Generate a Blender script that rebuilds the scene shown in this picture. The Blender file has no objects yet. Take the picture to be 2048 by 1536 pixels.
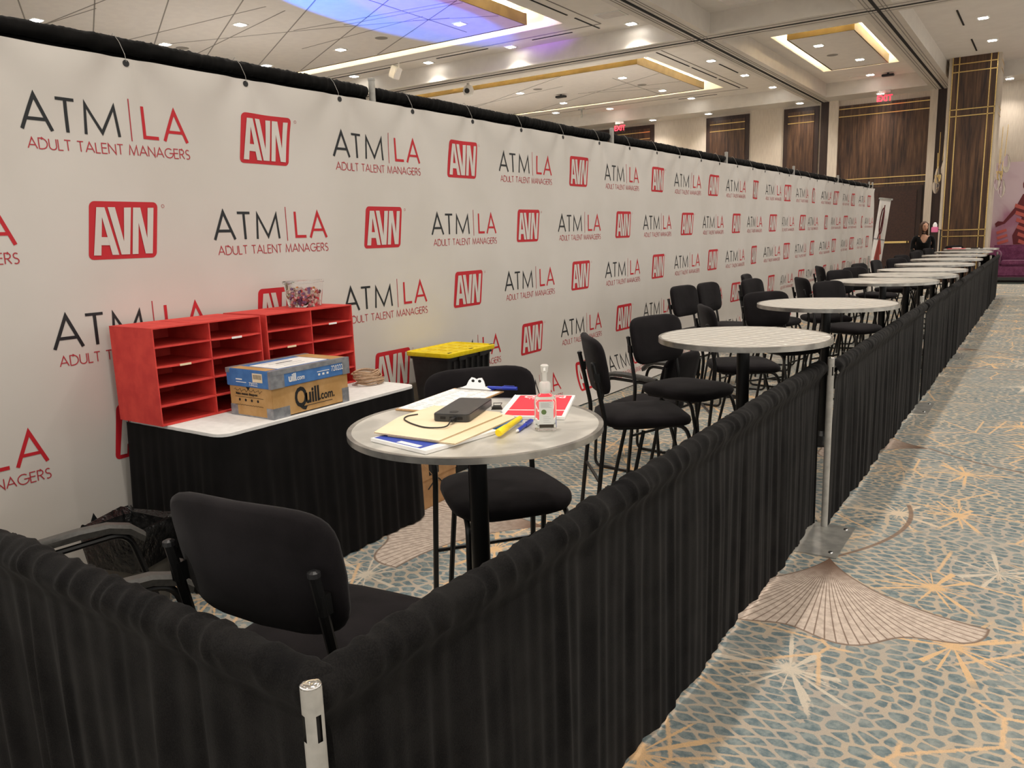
import bpy, bmesh, math, random
from math import sin, cos, pi, sqrt, atan2, radians as RAD
from mathutils import Vector, Matrix
random.seed(7)
SC = bpy.context.scene
COL = SC.collection

# ------------------------------------------------------------------ camera, world, light, exposure
def camera():
    x, y, h, yaw, pitch, roll, f = 0.90508, -0.75111, 1.61114, -0.594726, -0.183605, -0.031913, 1582.364
    cp, sp = cos(pitch), sin(pitch)
    fwd = Vector((sin(yaw)*cp, cos(yaw)*cp, sp)); right = Vector((cos(yaw), -sin(yaw), 0)); up = right.cross(fwd)
    r = right*cos(roll)+up*sin(roll); u = -right*sin(roll)+up*cos(roll)
    cd = bpy.data.cameras.new('camera'); cd.sensor_width = 36; cd.lens = f*36/2048; cd.clip_start = .02; cd.clip_end = 200
    o = bpy.data.objects.new('camera', cd); COL.objects.link(o)
    m = Matrix((r, u, -fwd)).transposed().to_4x4(); m.translation = (x, y, h); o.matrix_world = m
    SC.camera = o
camera()
w = bpy.data.worlds.new('world'); SC.world = w; w.use_nodes = True
w.node_tree.nodes['Background'].inputs[0].default_value = (1.0, .945, .875, 1)
w.node_tree.nodes['Background'].inputs[1].default_value = .85
SC.view_settings.view_transform = 'Standard'; SC.view_settings.look = 'None'
SC.view_settings.gamma = 1; SC.view_settings.use_curve_mapping = False
SC.view_settings.exposure = 0.55
SPOT_E = 165.0
SPOT_COL = (1.0, .925, .84)
def spot(loc, e=SPOT_E, size=118, blend=.9, rad=.09, col=SPOT_COL, parent=None, aim=(0, 0, -1)):
    l = bpy.data.lights.new('downlight_lamp', 'SPOT'); l.energy = e; l.spot_size = RAD(size); l.spot_blend = blend
    l.shadow_soft_size = rad; l.color = col
    o = bpy.data.objects.new('downlight_lamp', l); COL.objects.link(o); o.location = loc
    o.rotation_euler = Vector(aim).to_track_quat('-Z', 'Y').to_euler()
    if parent: o.parent = parent
    return o
# lamps of the same ceiling grid that lie outside the frame
for gx, gy in ((-1.0, -2.2), (-1.0, 1.2), (-1.0, 4.6), (-1.0, 8.0), (-1.0, 11.5), (-1.0, 15.0), (1.9, .4), (1.9, 3.9), (1.9, 7.5), (1.9, 11.5), (1.9, 15.5), (1.9, 20), (1.9, 24.5),
               (-4.6, 1.0), (-4.6, 4.6), (-4.6, 8.2), (-4.6, 12)):
    spot((gx, gy, 5.86), SPOT_E*1.25)

# added fill lamps, out of view, shining up to brighten the ceiling
for gx, gy in ((-8.5, 5), (-13, 10), (-9, 18.5), (-14, 20), (5.5, 3), (5.5, 11), (6.5, 20)):
    spot((gx, gy, 2.3), 120, size=150, blend=1, rad=.25, aim=(0, 0, 1)).name = 'ceiling_fill_lamp'
# ------------------------------------------------------------------ materials
class NT:
    def __init__(s, m):
        s.t = m.node_tree; s.n = s.t.nodes; s.l = s.t.links
        s.b = s.n['Principled BSDF']
    def add(s, ty, **k):
        n = s.n.new(ty)
        for a, v in k.items(): setattr(n, a, v)
        return n
    def put(s, sock, v):
        if isinstance(v, bpy.types.NodeSocket): s.l.new(v, sock)
        elif v is not None: sock.default_value = v
    def M(s, op, a, b=None, c=None, clamp=False):
        n = s.add('ShaderNodeMath', operation=op, use_clamp=clamp)
        s.put(n.inputs[0], a); s.put(n.inputs[1], b)
        if c is not None: s.put(n.inputs[2], c)
        return n.outputs[0]
    def mix(s, f, a, b, bt='MIX'):
        n = s.add('ShaderNodeMix', data_type='RGBA', blend_type=bt)
        s.put(n.inputs[0], f)
        for i, v in ((6, a), (7, b)):
            s.put(n.inputs[i], (*v, 1) if isinstance(v, tuple) and len(v) == 3 else v)
        return n.outputs[2]
    def ss(s, v, lo, hi):
        n = s.add('ShaderNodeMapRange', interpolation_type='SMOOTHSTEP')
        s.put(n.inputs[0], v); s.put(n.inputs[1], lo); s.put(n.inputs[2], hi)
        return n.outputs[0]
    def co(s, kind='Object', scale=(1, 1, 1), rot=(0, 0, 0), loc=(0, 0, 0)):
        if kind == 'World': o = s.add('ShaderNodeNewGeometry').outputs['Position']
        else: o = s.add('ShaderNodeTexCoord').outputs[kind]
        m = s.add('ShaderNodeMapping'); s.put(m.inputs[0], o)
        m.inputs[1].default_value = loc; m.inputs[2].default_value = rot; m.inputs[3].default_value = scale
        return m.outputs[0]
    def noise(s, v, sc, det=2, rough=.5, dist=0, out='Fac'):
        n = s.add('ShaderNodeTexNoise'); s.put(n.inputs['Vector'], v); n.inputs['Scale'].default_value = sc
        n.inputs['Detail'].default_value = det; n.inputs['Roughness'].default_value = rough; n.inputs['Distortion'].default_value = dist
        return n.outputs[out]
    def vor(s, v, sc, feat='F1', out='Distance', rnd=1, dims='3D'):
        n = s.add('ShaderNodeTexVoronoi', feature=feat, voronoi_dimensions=dims); s.put(n.inputs['Vector'], v)
        n.inputs['Scale'].default_value = sc; n.inputs['Randomness'].default_value = rnd
        return n.outputs[out]
    def bump(s, h, st=.3, d=.01):
        n = s.add('ShaderNodeBump'); n.inputs['Strength'].default_value = st; n.inputs['Distance'].default_value = d
        s.put(n.inputs['Height'], h); s.l.new(n.outputs[0], s.b.inputs['Normal'])
    def sep(s, v):
        n = s.add('ShaderNodeSeparateXYZ'); s.put(n.inputs[0], v); return n.outputs
def mat(name, col, rough=.6, metal=0., spec=.5, emis=None, es=0, trans=0, alpha=1, ior=1.45, sheen=0, coat=0):
    m = bpy.data.materials.new(name); m.use_nodes = True; b = m.node_tree.nodes['Principled BSDF']
    b.inputs['Base Color'].default_value = (*col, 1); b.inputs['Roughness'].default_value = rough
    b.inputs['Metallic'].default_value = metal; b.inputs['Specular IOR Level'].default_value = spec
    b.inputs['IOR'].default_value = ior
    if emis: b.inputs['Emission Color'].default_value = (*emis, 1); b.inputs['Emission Strength'].default_value = es
    if trans: b.inputs['Transmission Weight'].default_value = trans
    if alpha < 1: b.inputs['Alpha'].default_value = alpha
    if sheen: b.inputs['Sheen Weight'].default_value = sheen; b.inputs['Sheen Roughness'].default_value = .4
    if coat: b.inputs['Coat Weight'].default_value = coat
    return m
def nmat(name, c1, c2, sc=20, rough=.7, bump=0., bd=.002, det=3, stretch=(1, 1, 1), lo=.35, hi=.65, kind='Object', **k):
    m = mat(name, c1, rough, **k); t = NT(m); v = t.co(kind, stretch)
    n = t.noise(v, sc, det)
    t.put(t.b.inputs['Base Color'], t.mix(t.ss(n, lo, hi), c1, c2))
    if bump: t.bump(n, bump, bd)
    return m
def fabric(name, c1, c2, weave=900, bump=.25, rough=.95, sheen=.15):
    m = mat(name, c1, rough, spec=.15, sheen=sheen); t = NT(m); v = t.co('Object')
    a = t.noise(v, 9, 3); b = t.noise(v, weave, 2)
    f = t.M('ADD', t.M('MULTIPLY', a, .5), t.M('MULTIPLY', b, .5))
    t.put(t.b.inputs['Base Color'], t.mix(t.ss(f, .36, .66), c1, c2)); t.bump(b, bump, .0008)
    return m
M = {}
M['white'] = nmat('white_paint', (.78, .75, .70), (.82, .79, .74), 30, .6)
M['ceil'] = nmat('ceiling_paint', (.80, .75, .69), (.83, .78, .72), 3, .85)
M['soffit'] = nmat('soffit_satin_paint', (.66, .61, .545), (.70, .65, .58), 4, .38, bump=.05, bd=.003)
M['panelc'] = nmat('ceiling_panel_paint', (.78, .725, .675), (.81, .755, .70), 6, .8)
M['dark'] = mat('dark_slot', (.012, .010, .009), .8)
M['groove'] = mat('ceiling_joint', (.30, .27, .24), .8)
M['gold'] = nmat('brushed_brass', (.62, .42, .14), (.78, .57, .24), 60, .28, metal=1.)
M['goldtrim'] = nmat('gold_trim_paint', (.13, .085, .026), (.17, .115, .038), 3, .4, metal=.6)
M['cream'] = nmat('cream_wallcovering', (.56, .48, .39), (.62, .54, .44), 40, .8, stretch=(1, 1, .1))
M['pole'] = nmat('powder_white_steel', (.42, .405, .37), (.34, .33, .30), 25, .42, det=5)
M['chrome'] = mat('chrome', (.82, .82, .82), .12, 1.)
M['steel'] = nmat('galvanised_plate', (.33, .33, .31), (.45, .45, .42), 14, .45, metal=.7)
M['drape'] = fabric('black_drape', (.0025, .0023, .0025), (.0105, .0098, .0094), 320, .9, .85, .03)
M['drape2'] = fabric('black_upper_drape', (.003, .003, .003), (.008, .0075, .007), 500, .5, .8, .03)
M['skirt'] = fabric('black_table_skirt', (.0035, .0033, .0035), (.007, .0065, .007), 600, .3, .8, .03)
M['seat'] = fabric('black_upholstery', (.0065, .0055, .0062), (.0135, .0115, .0128), 900, .5, .95, .06)
M['frame'] = mat('black_tube', (.008, .008, .008), .32, 0, .5)
M['armpad'] = nmat('grey_black_armrest', (.035, .034, .031), (.05, .048, .043), 80, .5)
M['blackpl'] = mat('black_plastic', (.012, .012, .013), .4)
M['blue'] = mat('blue_plastic', (.02, .045, .42), .3, spec=.6)
M['ltblue'] = mat('light_blue_pen', (.05, .22, .62), .3, spec=.6)
M['yellow'] = nmat('yellow_plastic', (.80, .60, .0), (.88, .70, .01), 30, .45)
M['hilite'] = mat('yellow_highlighter', (.95, .70, .01), .35)
M['totebk'] = nmat('tote_black', (.008, .008, .009), (.014, .014, .015), 30, .45)
M['paper'] = nmat('white_paper', (.80, .79, .77), (.86, .85, .83), 30, .8)
M['manila'] = nmat('manila_card', (.80, .64, .42), (.86, .71, .50), 8, .75)
M['hardboard'] = nmat('hardboard', (.42, .24, .10), (.52, .31, .14), 60, .6)
M['ink'] = mat('grey_print', (.35, .35, .36), .8)
M['inkbk'] = mat('black_print', (.012, .012, .012), .7)
M['red'] = mat('logo_red', (.50, .012, .022), .55)
M['subred'] = mat('logo_small_red', (.42, .03, .045), .6)
M['logobk'] = mat('logo_black', (.010, .012, .014), .5)
M['nbred'] = mat('notebook_red', (.80, .03, .06), .45)
M['nbblue'] = mat('notebook_blue', (.03, .07, .42), .45)
M['whiteprint'] = mat('white_print', (.85, .84, .82), .6)
M['cord'] = nmat('tan_cord', (.42, .27, .16), (.52, .36, .24), 90, .6)
M['tape'] = nmat('silver_tape', (.24, .25, .27), (.34, .35, .37), 30, .35, metal=.3)
M['boxblue'] = nmat('blue_carton_print', (.05, .16, .42), (.07, .20, .48), 20, .6)
M['carton'] = nmat('brown_cardboard', (.46, .26, .09), (.54, .32, .13), 14, .75, det=5)
M['carton2'] = nmat('brown_cardboard_plain', (.40, .22, .10), (.48, .28, .13), 14, .8)
M['skin'] = mat('skin', (.58, .32, .21), .5)
M['hair'] = nmat('brown_hair', (.035, .014, .007), (.10, .045, .02), 60, .5, stretch=(6, 6, .6))
M['lip'] = mat('lips', (.42, .08, .07), .4)
M['eye'] = mat('eye', (.02, .012, .01), .2)
M['dress'] = fabric('black_dress', (.004, .004, .004), (.009, .009, .009), 500, .2)
M['sofa'] = fabric('purple_velvet', (.11, .026, .065), (.20, .060, .125), 60, .3, .7, .15)
M['glass'] = mat('clear_glass', (1, 1, 1), .03, trans=1., ior=1.3)
M['plastic'] = mat('clear_plastic', (.97, .97, .97), .06, trans=1., ior=1.12)
M['gel'] = mat('clear_gel', (.93, .96, .92), .05, trans=.93, ior=1.2)
M['pump'] = mat('frosted_pump', (.85, .84, .80), .35, trans=.35, ior=1.3)
M['led'] = mat('led_strip', (1, .9, .7), .5, emis=(1.0, .84, .56), es=55)
M['lens'] = mat('downlight_lens', (1, 1, 1), .4, emis=(1.0, .95, .88), es=22)
M['exit'] = mat('exit_letters', (.8, .02, .03), .4, emis=(1, .02, .05), es=1.6)
M['liner'] = nmat('black_bin_liner', (.006, .006, .006), (.014, .014, .014), 30, .22, bump=.9, bd=.01)
M['binpl'] = mat('smoke_plastic', (.10, .095, .085), .4)
M['door'] = nmat('dark_brown_door', (.030, .012, .008), (.045, .018, .011), 20, .5)
M['pink'] = mat('pink_plastic', (.75, .18, .36), .4)
M['darkfloor'] = nmat('dark_green_floor', (.012, .020, .014), (.022, .030, .022), 40, .95)

def red_card():
    m = mat('red_cardboard', (.62, .045, .035), .75); t = NT(m); v = t.co('Object')
    a = t.noise(v, 12, 4); t.put(t.b.inputs['Base Color'], t.mix(t.ss(a, .3, .7), (.56, .036, .032), (.70, .062, .046)))
    t.bump(t.noise(t.co('Object', (1, 1, 30)), 5, 2), .06, .002); return m
M['redcard'] = red_card()

def wood():
    m = mat('walnut_veneer', (.06, .03, .02), .42); t = NT(m)
    v = t.co('World', (1, 1, .05))
    a = t.noise(v, 22, 6, .6, .25); b = t.noise(t.co('World', (1, 1, .12)), 6, 3, .5, .4)
    c = t.noise(t.co('World', (1, 1, .03)), 90, 2)
    f = t.M('ADD', t.M('ADD', t.M('MULTIPLY', a, .5), t.M('MULTIPLY', b, .3)), t.M('MULTIPLY', c, .2))
    c1 = t.mix(t.ss(f, .40, .50), (.018, .008, .005), (.062, .029, .014))
    t.put(t.b.inputs['Base Color'], t.mix(t.ss(f, .50, .62), c1, (.125, .064, .032)))
    return m
M['wood'] = wood()
M['woodframe'] = nmat('dark_walnut_frame', (.022, .010, .007), (.035, .016, .010), 20, .5, stretch=(1, 1, .1))

def vinyl():
    m = mat('white_vinyl', (.68, .645, .595), .48, spec=.4); t = NT(m)
    a = t.noise(t.co('World', (1, 1, 1)), 1.4, 3)
    t.put(t.b.inputs['Base Color'], t.mix(t.ss(a, .3, .7), (.585, .555, .512), (.63, .60, .56)))
    t.bump(t.noise(t.co('World'), 700, 2), .08, .0006); return m
M['vinyl'] = vinyl()

def carpet():
    m = mat('patterned_carpet', (.3, .35, .35), .95, spec=.1); t = NT(m)
    P = t.add('ShaderNodeNewGeometry').outputs['Position']
    warp = t.noise(P, 3.0, 2, .5, 0, 'Color')
    wv = t.add('ShaderNodeVectorMath', operation='MULTIPLY_ADD'); t.put(wv.inputs[0], warp); wv.inputs[1].default_value = (.10, .10, 0); t.put(wv.inputs[2], P)
    Pw = wv.outputs[0]
    xyz = t.sep(P); X, Y = xyz[0], xyz[1]
    mp = t.add('ShaderNodeMapping'); t.put(mp.inputs[0], Pw); mp.inputs[3].default_value = (1.0, 1.35, 0)
    v1 = t.vor(mp.outputs[0], 14.5, 'DISTANCE_TO_EDGE', rnd=.75, dims='2D')
    mp2 = t.add('ShaderNodeMapping'); t.put(mp2.inputs[0], P); mp2.inputs[2].default_value = (0, 0, .9); mp2.inputs[3].default_value = (1.0, 1.9, 0)
    v2 = t.vor(mp2.outputs[0], 12.0, 'DISTANCE_TO_EDGE', rnd=.45, dims='2D')
    zone = t.ss(t.noise(P, .9, 2), .46, .56)
    fine = t.noise(P, 230, 3, .7); mott = t.noise(P, 26, 4, .65)
    c1_ = t.vor(mp.outputs[0], 14.5, 'F1', rnd=.75, dims='2D'); c2_ = t.vor(mp2.outputs[0], 12.0, 'F1', rnd=.45, dims='2D')
    v1 = t.M('SUBTRACT', v1, t.M('MULTIPLY', t.M('MAXIMUM', t.M('SUBTRACT', c1_, .36), 0), .42)); v2 = t.M('SUBTRACT', v2, t.M('MULTIPLY', t.M('MAXIMUM', t.M('SUBTRACT', c2_, .38), 0), .42))
    jit = t.M('MULTIPLY', t.M('SUBTRACT', fine, .5), .10)
    vv = t.M('ADD', t.M('ADD', t.M('MULTIPLY', v1, t.M('SUBTRACT', 1, zone)), t.M('MULTIPLY', v2, zone)), jit)
    mid = t.noise(P, 75, 3, .6); wob = t.M('ADD', t.M('MULTIPLY', t.M('SUBTRACT', mott, .5), .10), t.M('MULTIPLY', t.M('SUBTRACT', mid, .5), .10))
    line = t.M('SUBTRACT', 1, t.ss(t.M('ADD', vv, wob), .045, .13))
    cell = t.mix(t.ss(mott, .33, .67), (.10, .155, .18), (.26, .305, .295))
    cell = t.mix(t.M('MULTIPLY', t.ss(t.noise(P, 2.3, 3), .5, .72), .75), cell, (.37, .375, .335))
    linec = t.mix(t.ss(t.noise(P, 2.0, 2), .35, .65), (.455, .395, .33), (.54, .43, .31))
    base = t.mix(t.M('MULTIPLY', line, .88), cell, linec)
    # starbursts
    vn = t.add('ShaderNodeTexVoronoi', feature='F1', voronoi_dimensions='2D'); t.put(vn.inputs['Vector'], P); vn.inputs['Scale'].default_value = 1.9
    sub = t.add('ShaderNodeVectorMath', operation='SUBTRACT'); t.put(sub.inputs[0], P); t.put(sub.inputs[1], vn.outputs['Position'])
    s = t.sep(sub.outputs[0]); rr = t.M('SQRT', t.M('ADD', t.M('MULTIPLY', s[0], s[0]), t.M('MULTIPLY', s[1], s[1])))
    ang = t.M('ARCTAN2', s[1], s[0]); cr = t.sep(vn.outputs['Color'])
    n1 = t.add('ShaderNodeTexNoise', noise_dimensions='1D'); t.put(n1.inputs['W'], t.M('ADD', t.M('MULTIPLY', ang, 3.6), t.M('MULTIPLY', cr[0], 90))); n1.inputs['Scale'].default_value = 1; n1.inputs['Detail'].default_value = 1
    thr = t.M('ADD', .50, t.M('MULTIPLY', rr, .62))
    thr = t.M('ADD', thr, t.M('MULTIPLY', t.M('SUBTRACT', mid, .5), .16))
    ray = t.M('MULTIPLY', t.ss(t.M('SUBTRACT', n1.outputs[0], thr), -.015, .03), t.M('SUBTRACT', 1, t.ss(rr, .20, .36)))
    ray = t.M('MULTIPLY', ray, t.ss(cr[1], .25, .4))
    core = t.M('SUBTRACT', 1, t.ss(t.M('ADD', rr, t.M('MULTIPLY', t.M('SUBTRACT', mott, .5), .12)), .025, .06))
    ray = t.M('MAXIMUM', ray, t.M('MULTIPLY', core, t.ss(cr[1], .35, .45)), clamp=True)
    starc = t.mix(t.ss(cr[2], .45, .55), (.74, .48, .25), (.64, .56, .45))
    base = t.mix(t.M('MULTIPLY', ray, .9), base, starc)
    # web of straight strands
    mw = t.add('ShaderNodeMapping'); t.put(mw.inputs[0], P); mw.inputs[1].default_value = (3.3, 1.2, 0); mw.inputs[3].default_value = (1, 1, 0)
    web = t.vor(mw.outputs[0], 2.6, 'DISTANCE_TO_EDGE', rnd=1, dims='2D')
    webm = t.M('MULTIPLY', t.M('SUBTRACT', 1, t.ss(t.M('ADD', web, t.M('MULTIPLY', t.M('SUBTRACT', mid, .5), .05)), .010, .030)), t.ss(t.noise(P, 1.3, 2), .47, .52))
    base = t.mix(t.M('MULTIPLY', webm, .85), base, (.72, .48, .27))
    # ginkgo leaves
    for (bx, by, phi, R) in ((.12, 3.17, -82, .84), (.30, 5.55, 178, .80), (-1.32, 2.86, 196, .95), (.30, 10.9, 178, .9)):
        dx = t.M('SUBTRACT', X, bx); dy = t.M('SUBTRACT', Y, by); c, q = cos(RAD(phi)), sin(RAD(phi))
        u = t.M('ADD', t.M('MULTIPLY', dx, c), t.M('MULTIPLY', dy, q)); v = t.M('SUBTRACT', t.M('MULTIPLY', dy, c), t.M('MULTIPLY', dx, q))
        a = t.M('ARCTAN2', v, u); r = t.M('SQRT', t.M('ADD', t.M('MULTIPLY', u, u), t.M('MULTIPLY', v, v)))
        # ribs sweep outwards with the radius
        aa = t.M('DIVIDE', a, t.M('ADD', .42, t.M('MULTIPLY', r, .62/R)))
        edge = t.M('MULTIPLY', t.M('ADD', t.M('ADD', 1, t.M('MULTIPLY', t.M('SINE', t.M('MULTIPLY', a, 11)), .05)), t.M('MULTIPLY', t.M('COSINE', t.M('MULTIPLY', a, 1.3)), .0)), R)
        din = t.M('SUBTRACT', edge, r); ain = t.M('MULTIPLY', t.M('SUBTRACT', .86, t.M('ABSOLUTE', aa)), t.M('MULTIPLY', r, .8))
        dm = t.M('MINIMUM', din, ain)
        inside = t.ss(dm, -.002, .004)
        rib = t.M('SUBTRACT', 1, t.ss(t.M('MULTIPLY', t.M('ABSOLUTE', t.M('SINE', t.M('MULTIPLY', aa, 66))), t.M('ADD', .15, r)), .07, .34))
        rib = t.M('MAXIMUM', rib, t.M('SUBTRACT', 1, t.ss(dm, .007, .018)))
        leafc = t.mix(t.ss(t.noise(P, 30, 3), .35, .65), (.50, .41, .345), (.66, .555, .47))
        leafc = t.mix(t.M('SUBTRACT', 1, t.ss(r, .03, .36)), leafc, (.20, .12, .085))
        leafc = t.mix(t.M('MULTIPLY', rib, .8), leafc, (.115, .062, .038))
        base = t.mix(inside, base, leafc)
        # stem: curved strand behind the leaf base
        su = t.M('MULTIPLY', u, -1.0)
        cv = t.M('MULTIPLY', t.M('MULTIPLY', su, su), -.55)
        ds = t.M('ABSOLUTE', t.M('SUBTRACT', t.M('ADD', v, t.M('MULTIPLY', su, -.9)), cv))
        st = t.M('MULTIPLY', t.M('SUBTRACT', 1, t.ss(ds, .008, .016)), t.M('MULTIPLY', t.ss(su, -.02, .0), t.M('SUBTRACT', 1, t.ss(su, .95, 1.0))))
        base = t.mix(t.M('MULTIPLY', st, .85), base, (.20, .12, .08))
    base = t.mix(t.M('MULTIPLY', t.M('SUBTRACT', fine, .35), .9), base, (.20, .18, .155))
    t.put(t.b.inputs['Base Color'], base); t.bump(fine, .5, .003)
    return m
M['carpet'] = carpet()

def brushed(quilt):
    m = mat('quilted_aluminium' if quilt else 'swirled_aluminium', (.56, .56, .53), .36, .35); t = NT(m)
    if quilt:
        v = t.co('Object', rot=(0, 0, .35)); xyz = t.sep(v)
        s = .074
        gx = t.M('SUBTRACT', t.M('FRACT', t.M('DIVIDE', xyz[0], s)), .5); gy = t.M('SUBTRACT', t.M('FRACT', t.M('DIVIDE', xyz[1], s)), .5)
        d = t.M('SQRT', t.M('ADD', t.M('MULTIPLY', gx, gx), t.M('MULTIPLY', gy, gy)))
        t.bump(t.M('MULTIPLY', t.M('COSINE', t.M('MULTIPLY', d, 6.0)), 1), .7, .006)
        t.put(t.b.inputs['Base Color'], t.mix(t.ss(d, .2, .6), (.66, .64, .59), (.52, .50, .46)))
    else:
        v = t.co('Object'); n = t.noise(v, 4.0, 3, .5, 2.2)
        f = t.ss(n, .38, .62)
        t.put(t.b.inputs['Base Color'], t.mix(f, (.50, .49, .45), (.64, .62, .57)))
        t.bump(n, .25, .01)
        t.put(t.b.inputs['Roughness'], t.M('ADD', .30, t.M('MULTIPLY', f, .12)))
    return m
M['alu1'] = brushed(False); M['alu2'] = brushed(True)
M['rim'] = nmat('aluminium_edge', (.48, .465, .43), (.27, .26, .24), 9, .30, metal=.75, det=4)

# ------------------------------------------------------------------ mesh helpers
class B:
    def __init__(s): s.v = []; s.f = []; s.mi = []
    def add(s, vs, fs, mi=0):
        o = len(s.v); s.v += [tuple(p) for p in vs]
        for f in fs: s.f.append(tuple(i+o for i in f)); s.mi.append(mi)
        return s
    def box(s, x0, x1, y0, y1, z0, z1, mi=0, tf=None):
        p = [(x, y, z) for z in (z0, z1) for y in (y0, y1) for x in (x0, x1)]
        if tf: p = [tuple(tf(q)) for q in p]
        return s.add(p, [(0, 2, 3, 1), (4, 5, 7, 6), (0, 1, 5, 4), (2, 6, 7, 3), (0, 4, 6, 2), (1, 3, 7, 5)], mi)
    def prism(s, pts, h0, h1, mi=0, fn=None):
        n = len(pts); fn = fn or (lambda a, b, c: (a, b, c))
        v = [fn(a, b, h0) for a, b in pts]+[fn(a, b, h1) for a, b in pts]
        return s.add(v, [tuple(range(n))[::-1], tuple(range(n, 2*n))]+[(i, (i+1) % n, n+(i+1) % n, n+i) for i in range(n)], mi)
    def rings(s, rings, caps=True, close=True, mi=0):
        n = len(rings[0]); v = [p for r in rings for p in r]; f = []
        for k in range(len(rings)-1):
            for i in range(n if close else n-1):
                j = (i+1) % n; f.append((k*n+i, k*n+j, (k+1)*n+j, (k+1)*n+i))
        if caps: f += [tuple(range(n))[::-1], tuple((len(rings)-1)*n+i for i in range(n))]
        return s.add(v, f, mi)
    def lathe(s, prof, seg=24, c=(0, 0, 0), mi=0, caps=True):
        return s.rings([[(c[0]+r*cos(2*pi*i/seg), c[1]+r*sin(2*pi*i/seg), c[2]+z) for i in range(seg)] for r, z in prof], caps, mi=mi)
    def tube(s, pts, r, seg=8, mi=0, closed=False):
        P = [Vector(p) for p in pts]; n = len(P); R = r if isinstance(r, (list, tuple)) else [r]*n
        rings = []; up = None
        for i in range(n):
            if closed: d = P[(i+1) % n]-P[i-1]
            else: d = P[min(i+1, n-1)]-P[max(i-1, 0)]
            d.normalize()
            if up is None: up = Vector((0, 0, 1)) if abs(d.z) < .9 else Vector((1, 0, 0))
            a = d.cross(up)
            if a.length < 1e-6: a = d.cross(Vector((0, 1, 0)))
            a.normalize(); up = a.cross(d)
            rings.append([P[i]+(a*cos(2*pi*k/seg)+up*sin(2*pi*k/seg))*R[i] for k in range(seg)])
        if closed: rings.append(rings[0])
        return s.rings(rings, not closed, mi=mi)
    def bar(s, p, q, w, h, mi=0):
        p, q = Vector(p), Vector(q); d = (q-p).normalized(); up = Vector((0, 0, 1)) if abs(d.z) < .95 else Vector((1, 0, 0))
        a = d.cross(up).normalized()*w/2; b = a.cross(d).normalized()*h/2
        return s.rings([[c+a+b, c-a+b, c-a-b, c+a-b] for c in (p, q)], mi=mi)
    def obj(s, name, mats, parent=None, smooth=False, bevel=0, loc=None, rz=0):
        me = bpy.data.meshes.new(name); me.from_pydata(s.v, [], s.f)
        ms = mats if isinstance(mats, (list, tuple)) else [mats]
        for m in ms: me.materials.append(M[m] if isinstance(m, str) else m)
        if len(ms) > 1: me.polygons.foreach_set('material_index', s.mi)
        bm = bmesh.new(); bm.from_mesh(me); bmesh.ops.recalc_face_normals(bm, faces=bm.faces)
        if bevel: bmesh.ops.bevel(bm, geom=bm.edges[:], offset=bevel, segments=2, affect='EDGES', clamp_overlap=True)
        bm.to_mesh(me); bm.free()
        if smooth:
            me.polygons.foreach_set('use_smooth', [True]*len(me.polygons))
            if smooth != 'all':
                try: me.set_sharp_from_angle(angle=RAD(40))
                except Exception: pass
        o = bpy.data.objects.new(name, me); COL.objects.link(o)
        if parent: o.parent = parent
        if loc: o.location = loc
        if rz: o.rotation_euler.z = rz
        return o
def tag(o, label=None, cat=None, group=None, kind=None):
    if label: o['label'] = label
    if cat: o['category'] = cat
    if group: o['group'] = group
    if kind: o['kind'] = kind
    return o
def thing(name, label, cat, loc=(0, 0, 0), rz=0, group=None):
    o = bpy.data.objects.new(name, None); COL.objects.link(o); o.empty_display_size = .1
    o.location = loc; o.rotation_euler = (0, 0, rz)
    return tag(o, label, cat, group)
def copy_tree(o, parent=None):
    c = o.copy(); COL.objects.link(c)
    if parent is not None: c.parent = parent
    for ch in list(o.children): copy_tree(ch, c)
    return c
def nest(root, pname, cnames):
    """hang the small pieces named in cnames under the root's part pname (both share the root's space)"""
    kids = list(root.children); base = lambda o: o.name.split('.')[0]
    P = [o for o in kids if base(o) == pname]
    for o in kids:
        if base(o) in cnames and P:
            def mid(q): return sum((Vector(c) for c in q.bound_box), Vector())/8+q.location
            p = min(P, key=lambda q: (mid(q)-mid(o)).length); m = o.matrix_basis.copy()
            o.parent = p; o.matrix_basis = p.matrix_basis.inverted() @ m
def struct(o): o['kind'] = 'structure'; return o
def corner(pts, r, n=5):
    """round the inner corners of a polyline"""
    P = [Vector(p) for p in pts]; out = [P[0]]
    for i in range(1, len(P)-1):
        a, b, c = P[i-1], P[i], P[i+1]; d1 = (a-b); d2 = (c-b); q = min(r, d1.length*.49, d2.length*.49)
        s, e = b+d1.normalized()*q, b+d2.normalized()*q
        for k in range(n+1):
            t = k/n; out.append(s*(1-t)**2+b*2*t*(1-t)+e*t*t)
    out.append(P[-1]); return out
def rrect(w, h, r, n=5, cx=0, cy=0):
    out = []
    for sx, sy, a0 in ((1, 1, 0), (-1, 1, 90), (-1, -1, 180), (1, -1, 270)):
        for k in range(n+1):
            a = RAD(a0+90*k/n); out.append((cx+sx*(w/2-r)+r*cos(a), cy+sy*(h/2-r)+r*sin(a)))
    return out
def text(body, size, name, m, parent, loc, rot, bold=0, sx=1, extr=.0003, align='LEFT', space=1):
    c = bpy.data.curves.new(name, 'FONT'); c.body = body; c.size = size; c.offset = bold; c.extrude = extr; c.align_x = align
    c.space_character = space; c.resolution_u = 3
    o = bpy.data.objects.new(name, c); COL.objects.link(o)
    me = bpy.data.meshes.new_from_object(o.evaluated_get(bpy.context.evaluated_depsgraph_get()))
    bpy.data.objects.remove(o); me.name = name
    me.materials.clear(); me.materials.append(M[m])
    o = bpy.data.objects.new(name, me); COL.objects.link(o); o.parent = parent; o.location = loc; o.rotation_euler = rot; o.scale = (sx, 1, 1)
    return o
FACE_X = (pi/2, 0, pi/2)          # writing on a surface that faces +X
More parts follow.
